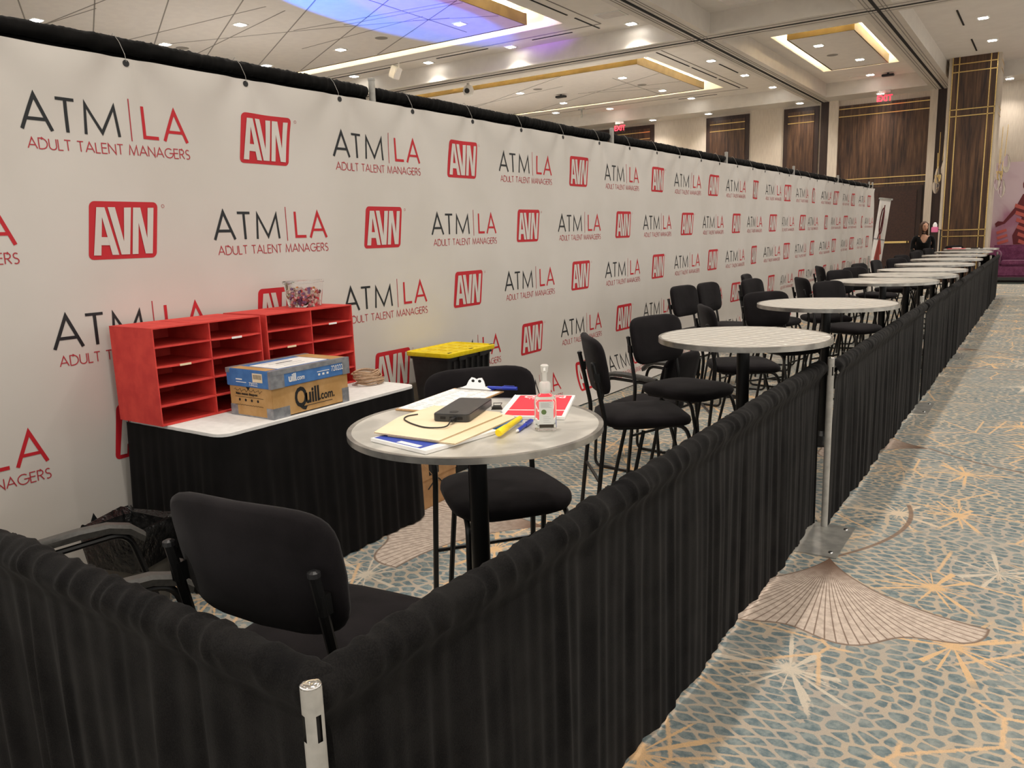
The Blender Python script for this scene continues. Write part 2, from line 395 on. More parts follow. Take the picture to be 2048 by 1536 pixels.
FACE_MY = (pi/2, 0, 0)            # writing on a surface that faces -Y

# ================================================================== STRUCTURE
XW, YW, HB, H2 = -40, 26.8, 5.5, 5.9
struct(B().box(XW, 9, -6, YW+.4, -.1, 0).obj('floor', 'carpet'))
struct(B().box(-.9, 9, 23.7, YW, .0, .006).obj('trim_1', 'darkfloor'))  # dark green strip of floor beyond the end of the aisle
struct(B().box(-3, 9, 9.38, 9.44, 0, .004).obj('trim_2', 'groove'))
# ceiling slabs at H2 with three cove openings, beams down to HB
def rect_minus(x0, x1, y0, y1, hole):
    a, b, c, d = hole
    return [(x0, a, y0, y1), (b, x1, y0, y1), (a, b, y0, c), (a, b, d, y1)]
C1 = (-24, -7.75, 3.0, 14.37); C2 = (-24, -7.73, 18.52, 24.12); C3 = (-4.75, -2.79, 18.55, 23.75)
cb = B()
for r in rect_minus(XW, -5.71, -6, 15.62, C1)+rect_minus(XW, -5.71, 16.3, 25.7, C2)+rect_minus(-5.09, -2.32, 16.3, 25.7, C3)+[(-5.09, -2.32, -6, 15.62), (-1.74, 9, -6, 15.62), (-1.74, 9, 16.3, 25.7)]:
    if r[1] > r[0] and r[3] > r[2]: cb.box(*r, H2, H2+.12)
ceil = struct(cb.obj('ceiling', 'ceil'))
bb = B()
for x0, x1 in ((-5.71, -5.09), (-2.32, -1.74)): bb.box(x0, x1, -6, YW, HB, H2+.1)
for y0, y1 in ((15.62, 16.3), (25.7, YW)):
    for x0, x1 in ((XW, -5.71), (-5.09, -2.32), (-1.74, 9)): bb.box(x0, x1, y0, y1, HB, H2+.1)
struct(bb.obj('ceiling_beams', 'soffit'))
tb = B()
for x in (-5.41, -2.03): tb.box(x-.03, x+.03, -6, YW, HB-.012, HB+.01)
tb.box(XW, 9, 15.93, 15.98, HB-.010, HB+.01)
struct(tb.obj('trim_3', 'dark'))
tb = B()
for x in (-5.41, -2.03):
    for d in (-.17, -.11, .11, .17): tb.box(x+d-.008, x+d+.008, -6, YW, HB-.006, HB+.01)
for d in (-.2, .2): tb.box(XW, 9, 15.95+d-.008, 15.95+d+.008, HB-.006, HB+.01)
struct(tb.obj('trim_4', 'groove'))
# coves
def cove(C, inset, pz, name):
    a, b, c, d = C
    w = B(); t = .06
    zt = 6.34
    g = .012; w.box(a+g-t, a+g, c, d, H2+.004, zt).box(b-g, b-g+t, c, d, H2+.004, zt).box(a+g, b-g, c+g-t, c+g, H2+.004, zt).box(a+g, b-g, d-g, d-g+t, H2+.004, zt).box(a-t, b+t, c-t, d+t, zt+.002, zt+t)
    struct(w.obj('ceiling_cove', 'white'))
    ia, ib, ic, id_ = a+inset[0], b-inset[1], c+inset[2], d-inset[3]
    p = struct(B().box(ia, ib, ic, id_, pz, pz+.20).obj(name, 'panelc'))
    g = B(); k = .025
    g.box(ia-k, ia, ic-k, id_+k, pz-.01, pz+.21).box(ib, ib+k, ic-k, id_+k, pz-.01, pz+.21).box(ia, ib, ic-k, ic, pz-.01, pz+.21).box(ia, ib, id_, id_+k, pz-.01, pz+.21)
    g.obj('gold_frame', 'goldtrim', p)
    # LED strips lie on the panel's back edge and light the recess
    l = B(); q = .03
    l.box(ia+.01, ia+.01+q, ic, id_, pz+.215, pz+.235).box(ib-q-.01, ib-.01, ic, id_, pz+.215, pz+.235).box(ia+.05, ib-.05, ic+.01, ic+q+.01, pz+.215, pz+.235).box(ia+.05, ib-.05, id_-q-.01, id_-.01, pz+.215, pz+.235)
    l.obj('led_strip', 'led', p)
    return p, (ia, ib, ic, id_)
p1, r1 = cove(C1, (.5, .56, .5, .6), 5.86, 'ceiling_panel')
p2, r2 = cove(C2, (.5, .48, .35, .52), 5.86, 'ceiling_panel')
p3, r3 = cove(C3, (.32, .24, .36, .38), 5.86, 'ceiling_panel')
# straight joints in the two large panels
JL = [[-14.07, 6.69, -15.4, 7.44], [-13.12, 7.5, -15.25, 8.64], [-12.18, 8.29, -15.27, 9.96], [-11.22, 9.11, -15.1, 11.17], [-10.35, 9.96, -15.09, 12.58], [-9.28, 10.74, -13.35, 12.88], [-8.34, 11.54, -11.98, 13.52], [-9.54, 10.53, -9.57, 12.88], [-15.32, 9.34, -12.05, 9.56], [-15.88, 7.74, -13.34, 7.62], [-11.46, 11.14, -8.76, 11.51], [-10.57, 11.47, -8.53, 11.71], [-9.55, 12.21, -8.42, 12.85], [-15.01, 10.93, -11.94, 10.19], [-15.2, 9.96, -12.12, 11.12], [-11.05, 11.55, -9.55, 12.21], [-12.58, 12.17, -10.12, 12.0], [-16.96, 7.67, -14.25, 7.75]]
def clip(p, q, r, ext):
    (x1, y1), (x2, y2) = p, q; dx, dy = x2-x1, y2-y1; t0, t1 = -ext, 1+ext
    for v, dv, lo, hi in ((x1, dx, r[0]+.05, r[1]-.05), (y1, dy, r[2]+.05, r[3]-.05)):
        if abs(dv) < 1e-6: continue
        u0, u1 = sorted(((lo-v)/dv, (hi-v)/dv)); t0, t1 = max(t0, u0), min(t1, u1)
    return (x1+dx*t0, y1+dy*t0), (x1+dx*t1, y1+dy*t1)
for i, (a, b_, c, d) in enumerate(JL):
    for dy, pan, rr in ((0, p1, r1),)+(((10.2, p2, r2),) if i % 2 else ()):
        s_, e_ = clip((a, b_+dy), (c, d+dy), rr, 5 if i < 7 else .25)
        if (Vector(s_)-Vector(e_)).length < .4 or not (rr[2] < s_[1] < rr[3] and rr[2] < e_[1] < rr[3]): continue
        B().bar((*s_, 5.859), (*e_, 5.859), .022, .006).obj('joint', 'groove', pan)

# slots and diffusers in the ceiling
def slot(x0, y0, x1, y1, w=.035, m='dark', label=None):
    o = B().bar((x0, y0, H2-.004), (x1, y1, H2-.004), w, .012).obj('trim_5', m); return struct(o)
for s in ((-11.71, 15.1, -10.19, 15.1), (-8.98, 15.1, -7.96, 15.1), (-7.38, 12.2, -7.38, 13.86), (-7.36, 14.14, -7.36, 15.2), (-7.36, 18.17, -7.36, 20.3), (-7.36, 20.5, -7.36, 22.4), (-7.36, 22.6, -7.36, 24.47),
          (-6.64, 20.57, -6.64, 22.08), (-1.03, 18.83, -1.03, 20.37), (-1.0, 22.04, -1.0, 23.63), (-15.5, 15.1, -13.2, 15.1), (-9.6, 25.1, -8.3, 25.1)): slot(*s)
for s in ((-7.16, 8, -7.16, 14.88), (-7.16, 14.88, -18, 14.88), (-7.18, 17.95, -7.18, 24.7), (-7.18, 24.7, -18, 24.7), (-7.18, 17.95, -18, 17.95)): slot(*s, w=.022, m='groove')
def grille(x, y, w=.55, d=.45):
    t = thing('air_diffuser', {(-6.69): 'square louvred air diffuser left of the long ceiling track'}.get(x, 'square louvred air diffuser at the top edge of the photo' if y < 20 else 'faint air diffuser behind the small square cove'), 'air vent', (x, y, H2))
    B().box(-w/2, w/2, -d/2, d/2, -.015, .0).obj('frame', 'white', t)
    for k in range(9): B().box(-w/2+.03, w/2-.03, -d/2+.03+k*(d-.06)/9, -d/2+.05+k*(d-.06)/9, -.022, -.012).obj('slat', 'panelc', t)
grille(-6.69, 14.41); grille(-4.38, 15.1); grille(-4.09, 25.11, .5, .25)
sp0 = None
for i, (x, y) in enumerate(((-11.21, 12.63), (-3.98, 21.3), (-9.31, 21.6), (-14.99, 10.45), (-11.92, 20.05), (-16.48, 13.6))):
    lab = ('round ceiling speaker near the blue patch of light', 'round ceiling speaker in the middle of the small square cove', 'round ceiling speaker by the corner of the second large cove',
           'round ceiling speaker above the far left of the banner', 'round ceiling speaker on the far panel near the white dome camera', 'small round ceiling speaker just above the black roll')[i]
    if sp0 is None:
        sp0 = thing('ceiling_speaker', lab, 'speaker', (x, y, 5.862)); B().lathe([(.17, 0), (.17, -.008), (.14, -.012)], 20).obj('bezel', 'panelc', sp0)
        B().lathe([(.135, -.011), (.135, -.016), (.10, -.018)], 20).obj('grille', 'groove', sp0)
    else:
        q = copy_tree(sp0); q.location = (x, y, 5.862); q['label'] = lab
# downlights
dl0 = None
def downlight(x, y, z, label, group, e=SPOT_E, lamp=True):
    global dl0
    if dl0 is None:
        dl0 = thing('downlight', '', 'ceiling light'); B().prism(rrect(.24, .24, .02), -.012, 0).obj('trim_ring', 'white', dl0)
        B().prism(rrect(.17, .17, .01), -.018, -.008).obj('lens', 'lens', dl0); t = dl0
    else: t = copy_tree(dl0)
    t.location = (x, y, z); t['label'] = label; t['group'] = group
    if lamp: spot((x, y, z-.05), e)
G1 = ('square downlight in the large patterned ceiling panel above the banner', 'downlights in the large patterned panel')
for (x, y), lab_ in zip(((-15.07, 7.47), (-14.98, 10.04), (-12.55, 10.07), (-15.08, 12.78), (-12.61, 12.81), (-9.28, 12.84)), ('square downlight in the patterned ceiling at the top left corner', 'square downlight in the patterned ceiling, above the gap right of the first black letters', 'square downlight in the patterned ceiling over the nearest top red emblem', 'square downlight in the patterned ceiling just above the black roll, near the cove end', 'square downlight in the patterned ceiling left of the white spotlight head', 'square downlight in the blue lit part of the patterned ceiling')): downlight(x, y, 5.86, lab_, G1[1])
G2 = ('square downlight in the flat ceiling strip between the big panel and the cross beam', 'downlights in the strip before the cross beam')
for (x, y), lab_ in zip(((-14.62, 15.25), (-9.69, 15.3), (-12.13, 15.3), (-6.67, 15.3)), ('square downlight in the strip before the cross beam, lowest, touching the black roll', 'square downlight in the strip before the cross beam, third from the roll', 'square downlight in the strip before the cross beam, just right of the spotlight head', 'square downlight in the strip before the cross beam, beside the air diffuser')): downlight(x, y, H2, lab_, G2[1])
G3 = ('square downlight in the gold edged panel beyond the cross beam', 'downlights in the second gold edged panel')
for (x, y), lab_ in zip(((-9.28, 20.25), (-9.25, 22.95), (-12.66, 20.23), (-12.61, 22.75), (-15.3, 20.2), (-15.3, 22.8)), ('near right downlight in the second gold edged panel', 'far right downlight in the second gold edged panel', 'near middle downlight in the second gold edged panel', 'far middle downlight in the second gold edged panel', 'near left downlight in the second gold edged panel', 'far left downlight in the second gold edged panel')): downlight(x, y, 5.86, lab_, G3[1])
G4 = ('square downlight in the small square cove with gold edge', 'downlights in the small square cove')
for (x, y), lab_ in zip(((-4.01, 19.97), (-3.54, 22.39)), ('nearer downlight in the small square cove', 'farther downlight in the small square cove')): downlight(x, y, 5.86, lab_, G4[1])
downlight(-3.76, 25.13, H2, 'single square downlight between the small square cove and the exit sign', 'downlight by the exit sign', SPOT_E*1.2)
G5 = ('square downlight in the row between the second panel and the ceiling track', 'downlights along the ceiling track')
for (x, y), lab_ in zip(((-6.66, 20.01), (-6.6, 22.57), (-6.54, 25.1)), ('nearest downlight of the row along the ceiling track', 'middle downlight of the row along the ceiling track', 'farthest downlight of the row along the ceiling track')): downlight(x, y, H2, lab_, G5[1])
G6 = ('square downlight in the plain ceiling above the walnut column', 'downlights above the column')
for (x, y), lab_ in zip(((-.63, 19.91), (-.6, 22.53)), ('nearer downlight in the plain ceiling before the walnut column', 'farther downlight in the plain ceiling before the walnut column')): downlight(x, y, H2, lab_, G6[1])
G7 = ('small square downlight close to the back wall', 'downlights close to the back wall')
for (x, y), lab_ in zip(((-12.16, 25.19), (-14.0, 24.6), (-9.2, 25.2)), ('ceiling edge downlight between the far exit sign and the second panel', 'ceiling edge downlight farthest left, past the far exit sign', 'ceiling edge downlight over the wall between the two walnut bays')): downlight(x, y, H2, lab_, G7[1])
G8 = ('small downlight in the soffit right against the back wall', 'soffit downlights at the back wall')
for (x, y), lab_ in zip(((-11.0, 26.2), (-9.0, 26.25), (-6.0, 26.25), (-3.64, 26.2), (-.35, 26.2)), ('soffit downlight at the wall beside the far exit sign', 'soffit downlight over the first framed walnut bay', 'soffit downlight over the second framed walnut bay', 'soffit downlight behind the near exit sign', 'soffit downlight right of the walnut column')): downlight(x, y, HB, lab_, G8[1], e=SPOT_E*.55)

# ---------------- back wall
ww = struct(B().box(XW, 9, YW, YW+.15, 0, H2).obj('wall_back', 'cream'))
def wallpart(x0, x1, z0, z1, m, d=.03, name='panel', y=YW): return B().box(x0, x1, y-d, y, z0, z1).obj(name, m, ww)
for x0, x1 in ((-14.6, -11.2), (-9.25, -7.76), (-6.62, -5.52)):
    wallpart(x0, x1, 0, 5.42, 'woodframe', .06, 'panel_frame'); wallpart(x0+.14, x1-.14, 0, 5.3, 'wood', .075, 'wood_panel')
    for z in (5.18, 4.95): wallpart(x0+.14, x1-.14, z-.012, z+.012, 'gold', .085, 'brass_strip')
for x0, x1 in ((-7.76, -7.6), (-9.40, -9.25)): pass
wallpart(-4.92, -2.35, 0, 5.33, 'wood', .04, 'wood_panel')
for z in (5.23, 5.0, 3.07, 2.88): wallpart(-4.92, -2.35, z-.012, z+.012, 'gold', .052, 'brass_strip')
for x0, x1 in ((-5.45, -5.20), (-2.15, -1.93)): wallpart(x0, x1, 0, HB, 'woodframe', .10, 'track_post')
for x0, x1 in ((-5.2, -4.92), (-2.35, -2.15)): wallpart(x0, x1, 0, HB, 'cream', .14, 'pilaster')
struct(B().box(XW, 9, YW-.03, YW, 0, .14).obj('baseboard_back', 'woodframe'))
# double door
dr = struct(B().box(-4.75, -2.42, YW-.09, YW-.04, 0, 2.78).obj('door_1', 'woodframe'))
for x0, x1 in ((-4.62, -3.63), (-3.59, -2.56)): B().box(x0, x1, YW-.11, YW-.085, .01, 2.64).obj('door_leaf', 'door', dr)
B().box(-3.50, -2.72, YW-.20, YW-.16, 1.05, 1.11).box(-3.56, -3.46, YW-.21, YW-.11, .98, 1.17).box(-2.76, -2.70, YW-.20, YW-.11, 1.05, 1.11).obj('push_bar', 'gold', dr)
B().box(-4.52, -3.75, YW-.20, YW-.16, 1.05, 1.11).box(-4.54, -4.46, YW-.21, YW-.11, .98, 1.17).box(-3.8, -3.74, YW-.20, YW-.11, 1.05, 1.11).obj('push_bar', 'gold', dr)

# ---------------- column
co = thing('column', 'square walnut column with crossing brass strips, standing at the right', 'column', (-1.06, 24.75, 0)); co['kind'] = 'structure'
B().box(-.52, .52, -.50, .50, 0, 5.9).obj('shaft', 'wood', co)
B().box(.52, .60, -.46, .50, 0, 5.9).box(-.60, -.52, -.46, .50, 0, 5.9).obj('side_cladding', 'cream', co)
g = [(x-.012, x+.012, -.515, -.495, 0, 5.9) for x in (-.51, -.36, .36, .51)]+[(-.52, .52, -.515, -.495, z-.012, z+.012) for z in (5.72, 5.52, 4.57, 4.40, 1.42, 1.25)]
for q in g: B().box(*q).obj('brass_strip', 'gold', co)
for z in (5.72, 5.52, 4.57, 4.40): B().box(.60, .61, -.45, .5, z-.012, z+.012).obj('brass_strip', 'gold', co)
# sconces
def sconce(x, y, lab, n):
    t = thing('glass_sconce', lab, 'wall light', (x, y, 2.6))
    B().box(-.02, .02, .0, .03, .1, .32).obj('backplate', 'gold', t)
    for i in range(n):
        dx, dy, dz = ((0, -.12, .25), (.14, -.05, .45), (-.03, -.18, .0), (.08, -.16, -.18))[i]
        B().tube([(dx*.6, dy, dz+.25), (dx*.8, dy, dz+1.2-.15*i)], .008, 6).obj('rod', 'gold', t)
        B().lathe([(.012, .3), (.05, .22), (.085, .05), (.08, -.06), (.045, -.16), (.01, -.18)], 14, (dx, dy, dz)).obj('glass_drop', 'glass', t, True)
    return t
sconce(-1.78, 24.55, 'cascading glass drop sconce on the left flank of the walnut column', 3)
sconce(-.33, 24.55, 'cascading glass drop sconce on the right flank of the walnut column, with long rods', 4)
# mural
mu = thing('mural', 'tall mural of a striped dancing figure on pink and purple ground', 'mural', (0, 26.55, 0))
mm = mat('mural_print', (.3, .1, .2), .6); t = NT(mm); v = t.co('Object'); n = t.noise(v, .9, 3, .5, .5); xyz = t.sep(v)
f = t.M('ADD', t.M('MULTIPLY', n, 1.2), t.M('MULTIPLY', xyz[2], .22))
c1 = t.mix(t.ss(f, .25, .75), (.10, .02, .07), (.36, .15, .22)); t.put(t.b.inputs['Base Color'], t.mix(t.ss(f, .78, 1.15), c1, (.60, .46, .49)))
B().box(-.56, 4.5, 0, .05, .0, 3.26).obj('canvas', mm, mu)
M['fig'] = mat('mural_maroon', (.13, .015, .02), .6); M['fig2'] = mat('mural_coral', (.50, .10, .08), .6)
def flat(pts, m, d): B().prism(pts, -d, 0, fn=lambda a, b, c: (a, c, b)).obj('printed_shape', m, mu)
flat([(-.45, 1.55), (-.38, 1.62), (-.25, 1.60), (-.1, 1.82), (.05, 2.05), (.18, 2.35), (.35, 2.45), (.6, 2.3), (.75, 1.8), (.8, 1.2), (.9, .6), (.1, .6), (.0, 1.2), (.2, 1.7), (.05, 1.85), (-.2, 1.55), (-.42, 1.45)], 'fig', .006)
flat([(.22+.16*cos(k*.5)+.1, 2.62+.2*sin(k*.5)) for k in range(13)], 'fig', .006)
for k in range(8): flat([(.02+.03*k, 2.1-.2*k), (.42+.02*k, 1.93-.2*k), (.42+.02*k, 1.84-.2*k), (.0+.03*k, 2.0-.2*k)], 'fig2', .010)
for k in range(5): flat([(-.40+.02*k, 1.32-.15*k), (-.16+.03*k, 1.40-.15*k), (-.14+.03*k, 1.33-.15*k), (-.38+.02*k, 1.24-.15*k)], 'fig2', .009)
# exit signs
def exit_sign(x, lab):
    t = thing('exit_sign', lab, 'exit sign', (x, 25.62, 5.14))
    B().box(-.19, .19, .0, .012, 0, .27).obj('glass_plate', 'glass', t)
    B().box(-.16, .16, -.02, .03, .27, .36).obj('housing', 'steel', t)
    text('EXIT', .24, 'lettering', 'exit', t, (0, -.004, .05), FACE_MY, .006, .85, .002, 'CENTER')
    l = bpy.data.lights.new('exit_glow', 'POINT'); l.energy = .8; l.color = (1, .02, .04); l.shadow_soft_size = .05
    o = bpy.data.objects.new('exit_glow', l); COL.objects.link(o); o.parent = t; o.location = (0, -.15, .22)
exit_sign(-3.43, 'red glowing exit sign above the walnut wall with the door')
exit_sign(-12.0, 'red glowing exit sign just above the black roll, far left')
# ceiling fixtures
t = thing('track_spotlight', 'white spotlight head hanging over the banner near the upright', 'spotlight', (-12.57, 14.7, H2))
B().lathe([(.05, 0), (.05, -.03)], 12).obj('mount', 'white', t); B().tube([(0, 0, -.03), (0, 0, -.16)], .015).obj('stem', 'white', t)
B().box(-.10, .10, -.10, .12, -.42, -.14, tf=lambda p: Matrix.Rotation(.5, 3, 'Y') @ Vector(p)).obj('head', 'white', t, bevel=.015)
t = thing('dome_camera', 'white security camera with a black lens under the cross beam', 'camera', (-12.95, 18.02, H2))
B().tube([(0, 0, 0), (0, 0, -.12)], .04).obj('mount', 'white', t); B().lathe([(.02, .16), (.12, .12), (.16, 0), (.12, -.12), (.02, -.16)], 16, (0, 0, -.22)).obj('housing', 'white', t, True)
B().lathe([(.07, -.0), (.07, .03), (.0, .04)], 14).obj('lens', 'blackpl', t, True, loc=(.06, -.14, -.25)).rotation_euler = (pi/2, 0, .4)
t = thing('track_spotlight', 'small dark fixture hanging from the ceiling left of the far exit sign', 'spotlight', (-12.9, 24.5, H2))
B().box(-.12, .12, -.04, .04, -.04, 0).tube([(0, 0, -.03), (0, 0, -.3)], .03).obj('head', 'steel', t)
for x, y, lab in ((-11.88, 21.33, 'black hooded fixture under the gold edged panel'), (-3.30, 25.19, 'black hooded fixture above the near exit sign')):
    t = thing('stage_fixture', lab, 'spotlight', (x, y, 5.86 if x < -5 else H2)); B().tube([(0, 0, 0), (0, 0, -.05)], .03).obj('mount', 'blackpl', t)
    B().box(-.16, .16, -.08, .08, -.10, -.04).obj('body', 'blackpl', t, bevel=.01)
# coloured stage light that paints the ceiling panel (stands on the floor behind the banner)
l = spot((-10.0, 1.6, 2.2), 15000, 13.5, .25, .04, (.0, .16, 1.0), aim=(.2, 9.2, 3.66)); l.name = 'stage_lamp'
l = spot((-9.4, 1.6, 2.2), 4600, 12.5, .5, .04, (.30, .03, 1.0), aim=(.35, 10.3, 3.66)); l.name = 'stage_lamp'

# ================================================================== BACKDROP
XB = -2.85
def bw(y, z):
    a = .006*sin(1.9*y+.4)+.004*sin(5.3*y+1.1+z*1.3)*(.4+z*.25)+.003*sin(3.1*z+2.2*y)
    for g in GROM:
        if abs(g-y) < .6 and z > 1.2:
            d = sqrt((y-g)**2+(2.51-z)**2); a += .011*math.exp(-(d/.42)**2)*cos(6*atan2(y-g, 2.60-z))*min(1, d/.12)
    if y > 7: a += min((y-7)/8, 1)*(.022*sin(3.6*y)+.012*sin(8.3*y+.8*z))
    c = max(0, .42-z)/.42; a += .16*c*c*min(1, max(0, (y-2.4)/1.5))
    return XB+a
GROM = [.88+.697*k for k in range(30)]
bn = thing('banner_backdrop', 'long white vinyl press banner with repeated red and black logos', 'banner', (0, 0, 0))
ys = []; y = .02
while y < 21.2: ys.append(y); y += .025 if y < 8 else .07
ys.append(21.22)
zs = [.012+i*(2.513-.012)/56 for i in range(57)]
verts = [(bw(y, z), y, z) for y in ys for z in zs]; nz = len(zs)
faces = [(i*nz+j, (i+1)*nz+j, (i+1)*nz+j+1, i*nz+j+1) for i in range(len(ys)-1) for j in range(nz-1)]
bo = B().add(verts, faces).obj('vinyl_sheet', 'vinyl', bn, 'all')
def printed(polys, step):
    """polys: list of (mi, quads) in banner (y,z), quads subdivided and laid on the sheet"""
    b = B()
    for mi, quad, off in polys:
        P = [Vector((q[0], q[1])) for q in quad]
        if len(P) == 4:
            n = max(1, int(max((P[1]-P[0]).length, (P[2]-P[3]).length)/step)); m = max(1, int(max((P[3]-P[0]).length, (P[2]-P[1]).length)/step))
            vs = []
            for i in range(n+1):
                for j in range(m+1):
                    u, v = i/n, j/m; q = (P[0]*(1-u)+P[1]*u)*(1-v)+(P[3]*(1-u)+P[2]*u)*v; vs.append((bw(q.x, q.y)+off, q.x, q.y))
            b.add(vs, [(i*(m+1)+j, (i+1)*(m+1)+j, (i+1)*(m+1)+j+1, i*(m+1)+j+1) for i in range(n) for j in range(m)], mi)
        else: b.add([(bw(q.x, q.y)+off, q.x, q.y) for q in P], [tuple(range(len(P)))], mi)
    return b
def stroke(pl, t, mi, out, off):
    P = [Vector(p) for p in pl]; n = len(P); L = []; R = []
    for i in range(n):
        if i == 0: d = (P[1]-P[0]).normalized(); nn = Vector((-d.y, d.x)); k = t/2
        elif i == n-1: d = (P[-1]-P[-2]).normalized(); nn = Vector((-d.y, d.x)); k = t/2
        else:
            a = (P[i]-P[i-1]).normalized(); c = (P[i+1]-P[i]).normalized(); na = Vector((-a.y, a.x)); nc = Vector((-c.y, c.x))
            nn = (na+nc); nn = nn.normalized() if nn.length > .01 else na; k = t/2/max(.33, nn.dot(na))
        L.append(P[i]+nn*k); R.append(P[i]-nn*k)
    for i in range(n-1): out.append((mi, (R[i], R[i+1], L[i+1], L[i]), off))
def arc(cx, cy, rx, ry, a0, a1, n=8): return [(cx+rx*cos(RAD(a0+(a1-a0)*k/n)), cy+ry*sin(RAD(a0+(a1-a0)*k/n))) for k in range(n+1)]
GLY = {'A': (.78, [[(0, 0), (.39, 1), (.78, 0)], [(.14, .33), (.64, .33)]]),
       'D': (.72, [[(.0, 0), (.0, 1), (.25, 1)]+arc(.25, .5, .47, .5, 90, -90)+[(0, 0)]]),
       'U': (.62, [[(0, 1), (0, .3)]+arc(.31, .31, .31, .31, 180, 360)+[(.62, 1)]]),
       'L': (.40, [[(0, 1), (0, 0), (.4, 0)]]), 'T': (.56, [[(0, 1), (.56, 1)], [(.28, 1), (.28, 0)]]),
       'E': (.46, [[(.46, 1), (0, 1), (0, 0), (.46, 0)], [(0, .55), (.44, .55)]]),
       'N': (.66, [[(0, 0), (0, 1), (.66, 0), (.66, 1)]]), 'M': (.86, [[(0, 0), (.1, 1), (.43, .05), (.76, 1), (.86, 0)]]),
       'G': (.86, [arc(.46, .5, .46, .5, 50, 360, 12)+[(.5, .5)]]),
       'R': (.50, [[(0, 0), (0, 1), (.22, 1)]+arc(.22, .74, .24, .26, 90, -90, 6)+[(.04, .48)], [(.2, .48), (.5, 0)]]),
       'S': (.46, [arc(.23, .75, .20, .24, 40, 270, 8)+arc(.21, .25, .23, .25, 90, -130, 8)]), ' ': (.26, [])}
def sub_text(word, y0, y1, z0, h, t, mi, out, yc, zc):
    tot = sum(GLY[c][0] for c in word)+.16*(len(word)-1); s = (y1-y0)/tot; x = 0
    for c in word:
        w, pls = GLY[c]
        for pl in pls: stroke([(yc+y0+(x+px)*s, zc+z0+py*h) for px, py in pl], t, mi, out, .0016)
        x += w+.16
def atm(yc, zc, step, far):
    P = []; S = lambda pl, t, mi: stroke([(yc+a, zc+c) for a, c in pl], t, mi, P, .0016)
    S([(-.380, -.057), (-.314, .092), (-.248, -.057)], .016, 0); S([(-.358, -.010), (-.270, -.010)], .015, 0)
    S([(-.222, .088), (-.136, .088)], .014, 0); S([(-.178, .088), (-.178, -.057)], .016, 0)
    S([(-.094, -.057), (-.084, .080), (-.015, -.044), (.052, .080), (.066, -.057)], .014, 0)
    S([(.126, .125), (.126, -.072)], .0055, 2)
    S([(.196, .098), (.196, -.048), (.274, -.048)], .017, 1)
    S([(.307, -.057), (.371, .092), (.436, -.057)], .017, 1); S([(.330, -.010), (.414, -.010)], .015, 1)
    sub_text('ADULT TALENT MANAGERS', -.366, .442, -.138, .046, .0048, 2, P, yc, zc)
    return printed(P, step).obj('printed_logo', ['logobk', 'red', 'subred'], bn)
AV = dict(A=[[(-.0997, .108), (-.0597, .108), (-.073, .075), (-.0877, .063)]],)
def avn(yc, zc, step):
    P = []; sh = .137; yc += .014
    # red rounded plate built of a cross of quads plus corner fans, sheared
    W, Hh, r = .1755, .1365, .026
    def q(pts, mi, off): P.append((mi, [(yc+.0135+a+sh*c, zc+c) for a, c in pts], off))
    q([(-W+r, -Hh), (W-r, -Hh), (W-r, Hh), (-W+r, Hh)], 0, .0014)
    q([(-W, -Hh+r), (-W+r, -Hh+r), (-W+r, Hh-r), (-W, Hh-r)], 0, .0014); q([(W-r, -Hh+r), (W, -Hh+r), (W, Hh-r), (W-r, Hh-r)], 0, .0014)
    for sx, sy, a0 in ((1, 1, 0), (-1, 1, 90), (-1, -1, 180), (1, -1, 270)):
        q([(sx*(W-r), sy*(Hh-r))]+[(sx*(W-r)+r*cos(RAD(a0+18*k)), sy*(Hh-r)+r*sin(RAD(a0+18*k))) for k in range(6)], 0, .0014)
    def wq(pts): P.append((1, [(yc-.0134+a, zc+c) for a, c in pts], .0042))
    # A
    wq([(-.1407, -.116), (-.1047, -.117), (-.0697, .108), (-.0997, .108)][0:4]) if 0 else None
    wq([(-.1407, -.116), (-.1047, -.117), (-.0782, .063), (-.0997, .108)]); wq([(-.0997, .108), (-.0782, .063), (-.0782, .063), (-.0597, .108)])
    wq([(-.0782, .063), (-.0487, -.116), (-.0147, -.117), (-.0597, .108)]); wq([(-.0977, -.069), (-.0567, -.070), (-.0627, -.032), (-.0927, -.031)])
    # V
    wq([(-.0437, .109), (-.0077, .109), (.0183, -.054), (-.0027, -.116)][::-1]); wq([(.0183, -.054), (.0383, .108), (.0743, .109), (.0413, -.116)]); wq([(-.0027, -.116), (.0413, -.116), (.0183, -.054), (.0183, -.054)])
    # N
    wq([(.0543, -.116), (.0853, -.116), (.1053, .035), (.0853, .109)]); wq([(.0853, .109), (.1053, .035), (.1053, .035), (.1233, .109)]); wq([(.1053, .035), (.1243, -.115), (.1423, -.040), (.1233, .109)])
    wq([(.1243, -.115), (.1623, -.116), (.1623, -.116), (.1423, -.040)]); wq([(.1623, -.116), (.1943, .109), (.1623, .108), (.1423, -.040)])
    for a in range(8):      # registered mark ring
        c0, c1 = a*45, a*45+45; P.append((2, [(yc+.235+rr*cos(RAD(c)), zc+.118+rr*sin(RAD(c))) for rr, c in ((.009, c0), (.009, c1), (.007, c1), (.007, c0))], .0016))
    return printed(P, step).obj('printed_emblem', ['red', 'vinyl', 'subred'], bn)
for row, z in enumerate((2.20, 1.703, 1.2253, .7251, .250)):
    for k in range(-1, 22):
        yc = 1.4365+.9178*k+.004*row
        if yc < .5 and k >= 0: continue
        if yc > 20.95: continue
        is_atm = (k % 2 == 0) if row in (0, 2, 4) else (k % 2 == 1)
        if is_atm and yc-.39 < .03:
            if row in (1, 3): atm(yc, z, .05, 0)
            continue
        if not is_atm and yc-.2 < .03: continue
        step = .018 if yc < 5 else (.03 if yc < 9 else .06)
        atm(yc, z, step, 0) if is_atm else avn(yc, z, step)
